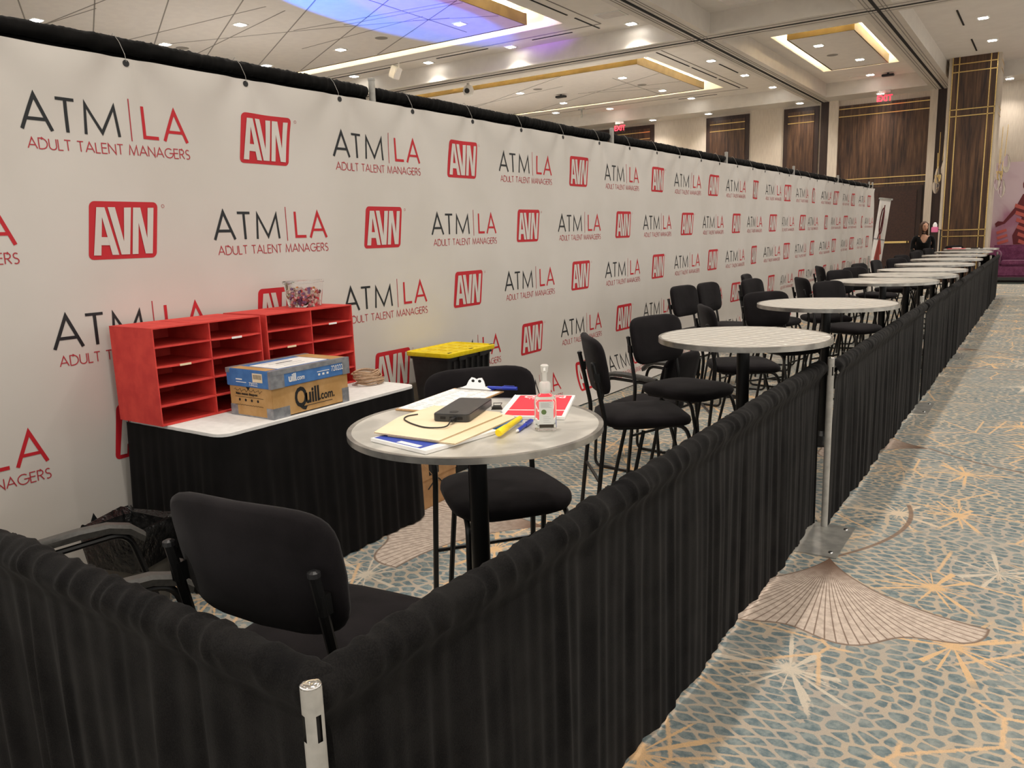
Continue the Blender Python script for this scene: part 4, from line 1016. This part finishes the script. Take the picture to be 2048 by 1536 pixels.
# waste bin with liner
t = thing('waste_bin', 'smoky grey waste bin between the banner and the black skirt', 'bin', (-2.42, 1.08, 0), .25)
def rg(w, d, z, j=0): return [(x+random.uniform(-j, j), y+random.uniform(-j, j), z+random.uniform(-j, j)) for x, y in rrect(w, d, .03, 4)]
B().rings([rg(.20, .18, .004), rg(.28, .26, .40), rg(.295, .275, .405), rg(.27, .25, .40), rg(.19, .17, .02)]).obj('bin_body', 'binpl', t, True)
B().rings([rg(.29, .27, .24, .006), rg(.305, .285, .33, .006), rg(.315, .295, .405, .006), rg(.30, .28, .425, .012), rg(.25, .23, .40, .016), rg(.2, .18, .30, .02), rg(.1, .1, .24, .01)], caps=False).obj('liner', 'liner', t, True)

# ================================================================== ON THE FIRST TABLE
ZP = 1.0512
def slab(pts, z0, z1, m, name, parent): return B().prism(pts, z0, z1).obj(name, m, parent)
def frame2(o, ax):
    a = Vector(ax).normalized(); b = Vector((-a.y, a.x)); O = Vector(o); return lambda u, v: tuple(O+a*u+b*v)
# clipboard (u towards the clip)
t = thing('clipboard', 'hardboard clipboard with a white list under its clip', 'clipboard', (0, 0, 0))
c = frame2((-.775, 1.195), (-.05, .40)); Q = lambda u0, u1, v0, v1: [c(u0, v0), c(u1, v0), c(u1, v1), c(u0, v1)]
slab(Q(0, .39, -.105, .105), ZP, ZP+.004, 'hardboard', 'board', t)
slab(Q(.01, .37, -.1, .1), ZP+.0042, ZP+.0055, 'paper', 'sheet', t)
for k in range(16):
    for j in range(4):
        if random.random() < .85: slab(Q(.33-k*.02, .333-k*.02, -.085+j*.045, -.085+j*.045+random.uniform(.015, .035)), ZP+.0055, ZP+.0058, 'ink', 'printed_line', t)
slab(Q(.345, .385, -.075, .075), ZP+.006, ZP+.011, 'chrome', 'clip_plate', t)
def cp(v, z, u): x, y = c(u, v); return (x, y, z)
prof = [(-.075, .008), (.075, .008), (.06, .014), (.04, .022), (.032, .040), (.022, .052), (.008, .050), (0, .046), (-.008, .050), (-.022, .052), (-.032, .040), (-.04, .022), (-.06, .014)]
B().add([cp(v, ZP+z, .362+z*.3) for v, z in prof]+[cp(v, ZP+z, .3645+z*.3) for v, z in prof], [tuple(range(13)), tuple(range(25, 12, -1))]+[(i, (i+1) % 13, 13+(i+1) % 13, 13+i) for i in range(13)]).obj('clip_lever', 'chrome', t)
for v in (-.014, .014): B().tube([cp(v, ZP+.040, .370), cp(v, ZP+.040, .378)], .005, 8).obj('clip_hole', 'dark', t)
def pen(p, q, r, m, lab, cap=None, z=ZP, tip='whiteprint'):
    t = thing('pen', lab, 'pen'); p, q = Vector((*p, z+r)), Vector((*q, z+r)); d = (q-p)
    B().tube([p+d*.10, p+d*.12, p+d*.98, q], [r*.8, r, r, r*.7], 10).obj('barrel', m, t, True)
    B().tube([p, p+d*.10], [r*.25, r*.8], 10).obj('tip', tip, t, True)
    if cap: B().tube([p+d*.55, p+d*.56, q], [r*1.02, r*1.25, r*1.1], 10).obj('cap', cap, t, True); B().bar(p+d*.6+Vector((0, 0, r*1.5)), p+d*.92+Vector((0, 0, r*1.5)), r*.5, r*.3).obj('pocket_clip', cap, t)
    return t
pen((-.79, 1.572), (-.665, 1.602), .006, 'blue', 'blue marker pushed under the clip of the clipboard', 'blue', ZP+.011)
nest(t if t.name.startswith('clip') else bpy.data.objects['clipboard'], 'sheet', ('printed_line',)); nest(bpy.data.objects['clipboard'], 'clip_lever', ('clip_hole',))
# folders and notebook stack
t = thing('paper_pad', 'white pad with blue printed cover under the manila folders', 'notebook')
c = frame2((-.53, .845), (.26, -.0)); c = frame2((-.66, .835), (.23, -.035))
Q = lambda u0, u1, v0, v1: [c(u0, v0), c(u1, v0), c(u1, v1), c(u0, v1)]
slab(Q(0, .235, 0, .28), ZP, ZP+.009, 'paper', 'pages', t); slab(Q(.0, .235, 0, .28), ZP+.009, ZP+.0098, 'whiteprint', 'cover', t)
slab(Q(.006, .205, .008, .27), ZP+.0098, ZP+.0102, 'nbblue', 'blue_print', t); slab(Q(.10, .19, .012, .03), ZP+.0102, ZP+.0104, 'whiteprint', 'white_box', t)
for i, (o, ax, w, h, z, lab) in enumerate((((-.625, .868), (.235, .012), .235, .36, .0112, 'lower manila folder sticking out past the pad'), ((-.672, .862), (.235, .010), .232, .37, .0160, 'upper manila folder under the power bank'))):
    f_ = thing('manila_folder', lab, 'folder'); c = frame2(o, ax); sk_ = .0
    R_ = lambda z0, z1, nm, e=0: slab([c(0, 0), c(w, 0.0), c(w-.01, h*.93), c(w-.035, h), c(.0-.06, h), c(-.06, h*.5)], ZP+z0, ZP+z1, 'manila', nm, f_)
    R_(z, z+.0012, 'back_flap'); R_(z+.0026, z+.0038, 'front_flap'); slab([c(.01, .01), c(w-.01, .01), c(w-.03, h*.95), c(-.04, h*.95)], ZP+z+.0013, ZP+z+.0025, 'paper', 'papers', f_)
# power bank
t = thing('power_bank', 'dark grey power bank lying on the manila folders', 'charger', (-.585, 1.178, ZP+.0202), RAD(-76)+pi/2-.0)
t.rotation_euler.z = atan2(.20, -.065)
B().prism(rrect(.245, .115, .014), 0, .024).obj('shell', mat('graphite_plastic', (.035, .036, .038), .32), t, True, bevel=.004)
B().lathe([(.014, .0245), (.012, .0250)], 16, (-.09, .0, 0)).obj('power_button', 'blackpl', t)
for yy in (-.03, -.005, .025): B().box(-.1235, -.1222, yy-.008, yy+.008, .008, .016).obj('port', 'dark', t)
t = thing('charging_cable', 'thin black cable plugged into the power bank', 'cable')
M['cablebk'] = mat('cable_black', (.02, .018, .016), .5)
B().box(-.006, .006, -.02, .012, .006, .015).obj('plug', 'blackpl', t, loc=(-.530, 1.052, ZP+.021), rz=.3)
B().tube(corner([(-.526, 1.035, ZP+.033), (-.50, .985, ZP+.025), (-.56, .960, ZP+.0225), (-.64, .985, ZP+.0225), (-.70, 1.02, ZP+.0225), (-.718, 1.06, ZP+.0225), (-.70, 1.09, ZP+.023)], .05), .0022, 6).obj('wire', 'cablebk', t, True)
# red notebook
t = thing('spiral_notebook', 'red spiral notebook under the sanitizer bottle, top edge towards the banner', 'notebook')
c = frame2((-.495, 1.225), (.195, .085)); Q = lambda u0, u1, v0, v1: [c(u0, v0), c(u1, v0), c(u1, v1), c(u0, v1)]
c0 = c; c = lambda u, v: c0(u, v*1.0)
slab(Q(0, .215, 0, .335), ZP, ZP+.009, 'paper', 'pages', t); slab(Q(.0, .215, 0, .335), ZP+.009, ZP+.0096, 'whiteprint', 'cover', t)
slab(Q(.022, .205, .012, .085), ZP+.0096, ZP+.0100, 'nbred', 'cover_print', t); slab(Q(.022, .205, .097, .325), ZP+.0096, ZP+.0100, 'nbred', 'cover_print', t)
for k in range(22):
    u, v = c(.004, .01+k*.0147); B().tube([(u+.006*cos(a), v+.001*sin(a), ZP+.005+.007*sin(a)) for a in [j*pi/4 for j in range(8)]], .0007, 4, closed=True).obj('coil', 'chrome', t)
ang = atan2(.085, .195)
x, y = c(.040, .285); text('Oxford', .044, 'lettering', 'whiteprint', t, (x, y, ZP+.0101), (0, 0, ang), .0012, 1.1, .0001)
x, y = c(.060, .262); text('1 SUBJECT', .016, 'lettering', 'whiteprint', t, (x, y, ZP+.0101), (0, 0, ang), .0003, 1, .0001)
# binder clip
t = thing('binder_clip', 'small black wire clip between the power bank and the red notebook', 'clip', (-.522, 1.268, ZP+.0205), .5)
B().prism([(-.018, 0), (.018, 0), (.012, .012), (-.012, .012)], -.008, .008, fn=lambda a, b, c: (a, c, b)).obj('spring', 'blackpl', t)
for s in (-1, 1): B().tube([(-.010, s*.008, .010), (-.014, s*.03, .014), (.014, s*.03, .014), (.010, s*.008, .010)], .0012, 5).obj('wire_handle', 'blackpl', t)
# highlighter and pens
t = thing('highlighter', 'yellow highlighter lying across the blue pens', 'marker')
p, q = Vector((-.352, 1.030, ZP+.015)), Vector((-.392, 1.205, ZP+.018)); d = q-p
B().tube([p, p+d*.02, p+d*.35, p+d*.36, p+d*.9, q], [.0095, .0115, .0105, .0090, .0085, .0075], 14).obj('body', 'hilite', t, True)
pen((-.425, 1.075), (-.405, 1.235), .0055, 'ltblue', 'light blue pen left of the yellow highlighter')
pen((-.338, 1.100), (-.370, 1.235), .0055, 'blue', 'dark blue pen right of the yellow highlighter', 'blue')
# sanitizer bottle
t = thing('sanitizer_bottle', 'clear pump bottle of hand sanitizer on the nearest table', 'bottle', (-.287, 1.182, ZP), RAD(-28)+pi/2*0)
t.rotation_euler.z = RAD(30)
def bx(w, d, z, r=.010): return [(x, y, z) for x, y in rrect(w, d, r, 4)]
B().rings([bx(.058, .040, 0), bx(.064, .046, .004), bx(.064, .046, .085), bx(.060, .042, .096), bx(.030, .030, .108, .012), bx(.026, .026, .112, .012)]).obj('bottle_shell', 'plastic', t, True)
B().rings([bx(.056, .038, .004), bx(.058, .040, .008), bx(.058, .040, .083), bx(.054, .036, .092)]).obj('gel', 'gel', t, True)
B().lathe([(.0165, .110), (.017, .112), (.017, .136), (.014, .142), (.007, .144), (.007, .168), (.010, .172), (.012, .190), (.009, .193)], 20).obj('pump', 'pump', t, True)
B().tube([(0, .003, .183), (0, -.022, .182), (0, -.027, .177)], .004, 8).obj('nozzle', 'pump', t, True)
M['labelw'] = mat('bottle_label', (.62, .63, .60), .5); M['lgreen'] = mat('label_green', (.10, .16, .05), .5); M['lbrown'] = mat('label_brown', (.03, .022, .012), .5)
B().box(-.018, .024, -.0240, -.0233, .012, .088).obj('label', 'labelw', t)
B().box(-.018, .024, -.0246, -.0240, .010, .020).obj('label_band', 'lbrown', t)
B().lathe([(.0075, 0), (.0075, .0006)], 18).obj('label_disc', 'lgreen', t, loc=(-.004, -.0240, .057)).rotation_euler = (pi/2, 0, 0)
for k in range(7): B().box(-.013, .019-(k % 3)*.004, -.0243, -.0240, .070+k*.0023, .0707+k*.0023).obj('label_line', 'ink', t)
for k in range(4): B().box(-.006, .016-(k % 2)*.005, -.0243, -.0240, .026+k*.0055, .0268+k*.0055).obj('label_line', 'ink', t)

# ================================================================== BACK OF THE ROOM
# papers on the farthest table
tag(B().prism([(-.95, 19.1), (-.62, 19.05), (-.60, 19.35), (-.93, 19.4)], 1.0515, 1.06).obj('red_folder', 'nbred'), 'red folder on the farthest cocktail table', 'folder')
tag(B().prism([(-.85, 19.12), (-.70, 19.1), (-.68, 19.25), (-.83, 19.3)], 1.0602, 1.085).obj('paper_stack', 'paper'), 'white papers on the red folder at the farthest table', 'papers')
for k in range(3): B().box(0, 0, 0, 0, 0, 0) if 0 else None
tag(B().box(-.50, -.36, 19.2, 19.26, 1.0515, 1.075).box(-.33, -.27, 19.22, 19.27, 1.0515, 1.07).obj('sunglasses_case', 'blackpl'), 'small black items right of the red folder on the farthest table', 'case')
# sofa
t = thing('sofa', 'purple velvet sofa with rolled arm at the right edge, behind the fence', 'sofa', (-.40, 24.2, 0))
B().box(0, 2.6, .0, .85, .16, .46).obj('seat_base', 'sofa', t, bevel=.03); B().box(.25, 2.6, -.02, .6, .44, .58).obj('seat_cushion', 'sofa', t, bevel=.04)
B().box(0, 2.6, .62, .90, .3, .98).obj('backrest', 'sofa', t, bevel=.06)
B().box(.0, .24, -.02, .88, .16, .72).obj('arm_panel', 'sofa', t, bevel=.03)
B().tube([(.12, -.03, .73), (.12, .88, .73)], .14, 16).obj('rolled_arm', 'sofa', t, True)
for sx in (.1, 2.4):
    for sy in (.06, .78): B().tube([(sx, sy, 0), (sx, sy, .17)], [.02, .03], 8).obj('leg', 'frame', t)
# leaning roll-up banner
rb = thing('rollup_banner', 'narrow white and red roll-up banner leaning at the end of the backdrop', 'banner', (-3.00, 21.75, 0))
rb.rotation_euler = (0, RAD(7.5), RAD(-32))
B().box(-.0, .34, -.01, -.006, .08, 2.28).obj('print_sheet', 'whiteprint', rb)
B().box(-.02, .36, -.03, .03, 2.28, 2.32).obj('top_rail', 'steel', rb); B().box(-.03, .37, -.06, .06, .02, .09).obj('base', 'steel', rb)
for k in range(5): B().prism([(.10, .3+k*.12), (.22+.02*k, .3+k*.16), (.17, .9+k*.15)], -.0125, -.0105, fn=lambda a, b, c: (a, c, b)).obj('printed_shape', 'fig2', rb)
B().tube([(.17+.06*cos(a)*(.6+.4*sin(a/2)), -.0125, 1.75+.33*sin(a)) for a in [k*pi/8 for k in range(16)]], .014, 5, closed=True).obj('printed_shape', 'fig', rb)
B().tube([(.12, -.0125, 1.3), (.17, -.0125, 1.6), (.19, -.0125, 2.15)], .014, 5).obj('printed_shape', 'fig', rb)
B().box(0, .34, -.0125, -.0105, 1.27, 1.31).obj('printed_shape', 'ink', rb)
# pink dispenser on stand
t = thing('dispenser_stand', 'pink topped dispenser on a thin black stand left of the column', 'stand', (-1.52, 23.4, 0))
B().tube([(0, 0, .02), (0, 0, 1.45)], .018, 8).obj('pole', 'blackpl', t); B().lathe([(.16, 0), (.16, .015), (.02, .03)], 20).obj('base', 'blackpl', t)
B().box(-.22, -.06, -.06, .06, 1.38, 1.52).obj('pink_box', 'pink', t, bevel=.01); B().tube([(0, 0, 1.44), (-.12, 0, 1.46)], .012, 6).obj('arm', 'blackpl', t)
B().lathe([(.05, 0), (.055, .05), (.03, .11), (.01, .12)], 12, (-.14, 0, 1.52)).obj('white_top', 'whiteprint', t, True)
t = thing('backdrop_upright', 'short white post standing behind the stools left of the seated woman', 'pole', (-2.05, 16.4, 0)); B().tube([(0, 0, .01), (0, 0, 1.02)], .02, 10).obj('tube', 'pole', t); B().lathe([(.12, 0), (.12, .008)], 16).obj('base_plate', 'steel', t)

# ---------------- seated woman
def skin(name, V, E, m, parent, sub=2):
    me = bpy.data.meshes.new(name); me.from_pydata([v[:3] for v in V], E, []); me.materials.append(M[m])
    o = bpy.data.objects.new(name, me); COL.objects.link(o); o.parent = parent
    md = o.modifiers.new('s', 'SKIN'); md.use_smooth_shade = True
    for i, v in enumerate(V):
        sv = me.skin_vertices[0].data[i]; r = v[3]; sv.radius = r if isinstance(r, tuple) else (r, r); sv.use_root = (i == 0)
    s = o.modifiers.new('u', 'SUBSURF'); s.levels = sub; s.render_levels = sub
    return o
pw = thing('person', 'woman with long brown hair and black low cut top, sitting and looking to the right', 'person', (-1.57, 20.45, 0), RAD(-75))
# local +x is where she faces
V = [(0, 0, .80, (.12, .12)), (.0, 0, .92, (.09, .09)), (.01, 0, 1.05, (.09, .09)), (.015, 0, 1.17, (.105, .105)), (.0, 0, 1.27, (.085, .085)), (.0, 0, 1.35, (.045, .05)), (.01, 0, 1.42, (.042, .045)),
     (0, .17, 1.28, .055), (0, -.17, 1.28, .055), (-.02, .22, 1.02, .042), (-.02, -.22, 1.02, .042), (.18, .19, .93, .034), (.18, -.19, .93, .034), (.25, .16, .94, .022), (.25, -.16, .94, .022),
     (.12, .10, .80, .085), (.12, -.10, .80, .085), (.42, .11, .79, .068), (.42, -.11, .79, .068), (.44, .11, .42, .05), (.44, -.11, .42, .05), (.42, .11, .10, .032), (.42, -.11, .10, .032), (.52, .11, .05, .03), (.52, -.11, .05, .03)]
E = [(0, 1), (1, 2), (2, 3), (3, 4), (4, 5), (5, 6), (4, 7), (4, 8), (7, 9), (8, 10), (9, 11), (10, 12), (11, 13), (12, 14), (0, 15), (0, 16), (15, 17), (16, 18), (17, 19), (18, 20), (19, 21), (20, 22), (21, 23), (22, 24)]
skin('body', V, E, 'skin', pw)
# dress: fitted bodice with a dipping neckline, skirt over the thighs and long sleeves
rows = []; nseg = 28
for z, rx, ry in ((.74, .155, .20), (.84, .150, .19), (.93, .125, .158), (1.0, .112, .142), (1.08, .120, .148), (1.15, .138, .158), (1.20, .140, .165), (1.26, .118, .170), (1.315, .085, .145)):
    row = []
    for i in range(nseg):
        a = 2*pi*i/nseg; fr = max(0, cos(a))**2*math.exp(-(sin(a)/.55)**4); zz = z-(max(0, z-1.17))*fr*1.0
        k = 1-.0*fr; row.append((.005+rx*cos(a)*(1+.10*fr*(z > 1.12)), ry*sin(a), zz+(.015*abs(sin(a)) if z > 1.25 else 0)))
    rows.append(row)
B().rings(rows, caps=False).obj('dress', 'dress', pw, 'all')
for s in (-1, 1):
    B().tube([(-.0, s*.115, 1.30), (-.005, s*.165, 1.275), (-.015, s*.20, 1.20), (-.02, s*.225, 1.03), (.03, s*.222, .985), (.19, s*.19, .945)], [.060, .068, .062, .052, .050, .038], 12).obj('sleeve', 'dress', pw, 'all')
    B().tube([(0, s*.09, .80), (.15, s*.105, .80), (.40, s*.115, .795), (.47, s*.115, .72)], [.11, .11, .088, .078], 14).obj('skirt', 'dress', pw, 'all')
B().lathe([(.049, 0), (.051, .012), (.049, .024)], 20, (.01, 0, 1.375)).obj('choker', 'dress', pw, True)
for s in (-1, 1):      # hands: palm and five fingers
    bx_, by_, bz_ = .27, s*.155, .94
    for k in range(4):
        yy = by_+s*(-.022+.014*k); L = (.055, .065, .06, .048)[k]
        skin('finger', [(bx_, yy, bz_, .010), (bx_+L*.5, yy, bz_-.006, .009), (bx_+L*.85, yy, bz_-.025, .008)], [(0, 1), (1, 2)], 'skin', pw, 1)
    skin('thumb', [(bx_-.03, by_-s*.02, bz_, .011), (bx_, by_-s*.045, bz_-.004, .009), (bx_+.025, by_-s*.05, bz_-.012, .008)], [(0, 1), (1, 2)], 'skin', pw, 1)
hd = bpy.data.objects.new('head_pivot', None)
def ell(cx, cy, cz, rx, ry, rz, shape=None, n=20, m=14):
    R = []
    for j in range(1, m):
        a = pi*j/m-pi/2
        R.append([(cx+rx*cos(a)*cos(2*pi*i/n), cy+ry*cos(a)*sin(2*pi*i/n), cz+rz*sin(a)) for i in range(n)])
    if shape: R = [[shape(p) for p in r] for r in R]
    return B().rings(R)
def face(p):
    x, y, z = p; dz = z-1.54
    k = 1-.35*max(0, -dz/.11)**1.5; y *= k
    if x > 0.02: x += .010*math.exp(-((dz+.035)/.03)**2)*math.exp(-(y/.02)**2)
    return (x, y, z)
TW = -.42    # head turned to the viewer's right
def turn(o): o.matrix_local = Matrix.Translation((.01, 0, 0)) @ Matrix.Rotation(TW*-.6, 4, 'Z') @ Matrix.Translation((0, 0, .0)); return o
turn(ell(.02, 0, 1.54, .088, .070, .112, face).obj('head', 'skin', pw, 'all'))
turn(B().lathe([(.012, -.018), (.009, .01), (.003, .022)], 8, (.108, 0, 1.525)).obj('nose', 'skin', pw, True))
for s in (-1, 1):
    turn(ell(.092, s*.028, 1.548, .012, .014, .008, n=10, m=6).obj('eye', 'eye', pw, 'all'))
    turn(B().tube([(.098, s*.013, 1.566), (.099, s*.03, 1.571), (.088, s*.045, 1.565)], .0028, 5).obj('eyebrow', 'hair', pw))
turn(ell(.098, 0, 1.488, .012, .024, .007, n=10, m=6).obj('mouth', 'lip', pw, 'all'))
def hairf(p):
    x, y, z = p
    if z < 1.53: k = (1.53-z)/.3; x = min(x, .045)-.02*k; y *= 1+.30*k
    elif x > .06: x = .06+(x-.06)*.55
    return (x, y, z)
turn(ell(-.012, 0, 1.565, .105, .088, .108, lambda p: (min(p[0], .078 if p[2] > 1.60 else .03), p[1], p[2])).obj('hair', 'hair', pw, 'all'))
for s in (-1, 1):
    R = []
    for k in range(9):
        u = k/8; z = 1.62-.40*u; yc = s*(.066+.035*u-.01*sin(3*u)); xc = .028-.012*u; w = .040*(1-.25*u); R.append([(xc+.052*(1-.2*u)*cos(a)-.02, yc+w*.55*sin(a)*1.1, z) for a in [i*pi/6 for i in range(12)]])
    turn(B().rings(R).obj('hair_lock', 'hair', pw, 'all'))
R = []
for k in range(9):
    u = k/8; z = 1.60-.34*u; R.append([(-.075-.02*u+.035*cos(a), .085*(1+.1*u)*sin(a), z) for a in [i*pi/7 for i in range(14)]])
turn(B().rings(R).obj('hair_lock', 'hair', pw, 'all'))
sx = copy_tree(st0); sx.location = (-1.57, 20.38, 0); sx.rotation_euler.z = RAD(-75); sx['label'] = 'black stool that the woman sits on'
nest(bpy.data.objects['sanitizer_bottle'], 'label', ('label_line', 'label_band', 'label_disc')); nest(bpy.data.objects['sanitizer_bottle'], 'pump', ('nozzle',))
nest(bpy.data.objects['spiral_notebook'], 'cover', ('cover_print', 'lettering')); nest(bpy.data.objects['paper_pad'], 'cover', ('blue_print', 'white_box'))
nest(bpy.data.objects['storage_carton'], 'box_body', ('lettering', 'underline', 'scribble_print', 'hand_hole')); nest(bpy.data.objects['storage_carton'], 'lid', ('bare_card', 'address_sheet', 'barcode_bar', 'printed_mark'))
nest(bpy.data.objects['storage_carton'], 'lid', ('printed_line',)); nest(bpy.data.objects['power_bank'], 'shell', ('power_button', 'port')); nest(bpy.data.objects['charging_cable'], 'wire', ('plug',))
nest(bpy.data.objects['door_1'], 'door_leaf', ('push_bar',)); nest(bpy.data.objects['sofa'], 'arm_panel', ('rolled_arm',))
for o in [q for q in bpy.data.objects if q.name.startswith('stanchion_post')]: nest(o, 'base_plate', ('bolt',)); nest(o, 'upright', ('cap', 'inner_tube'))
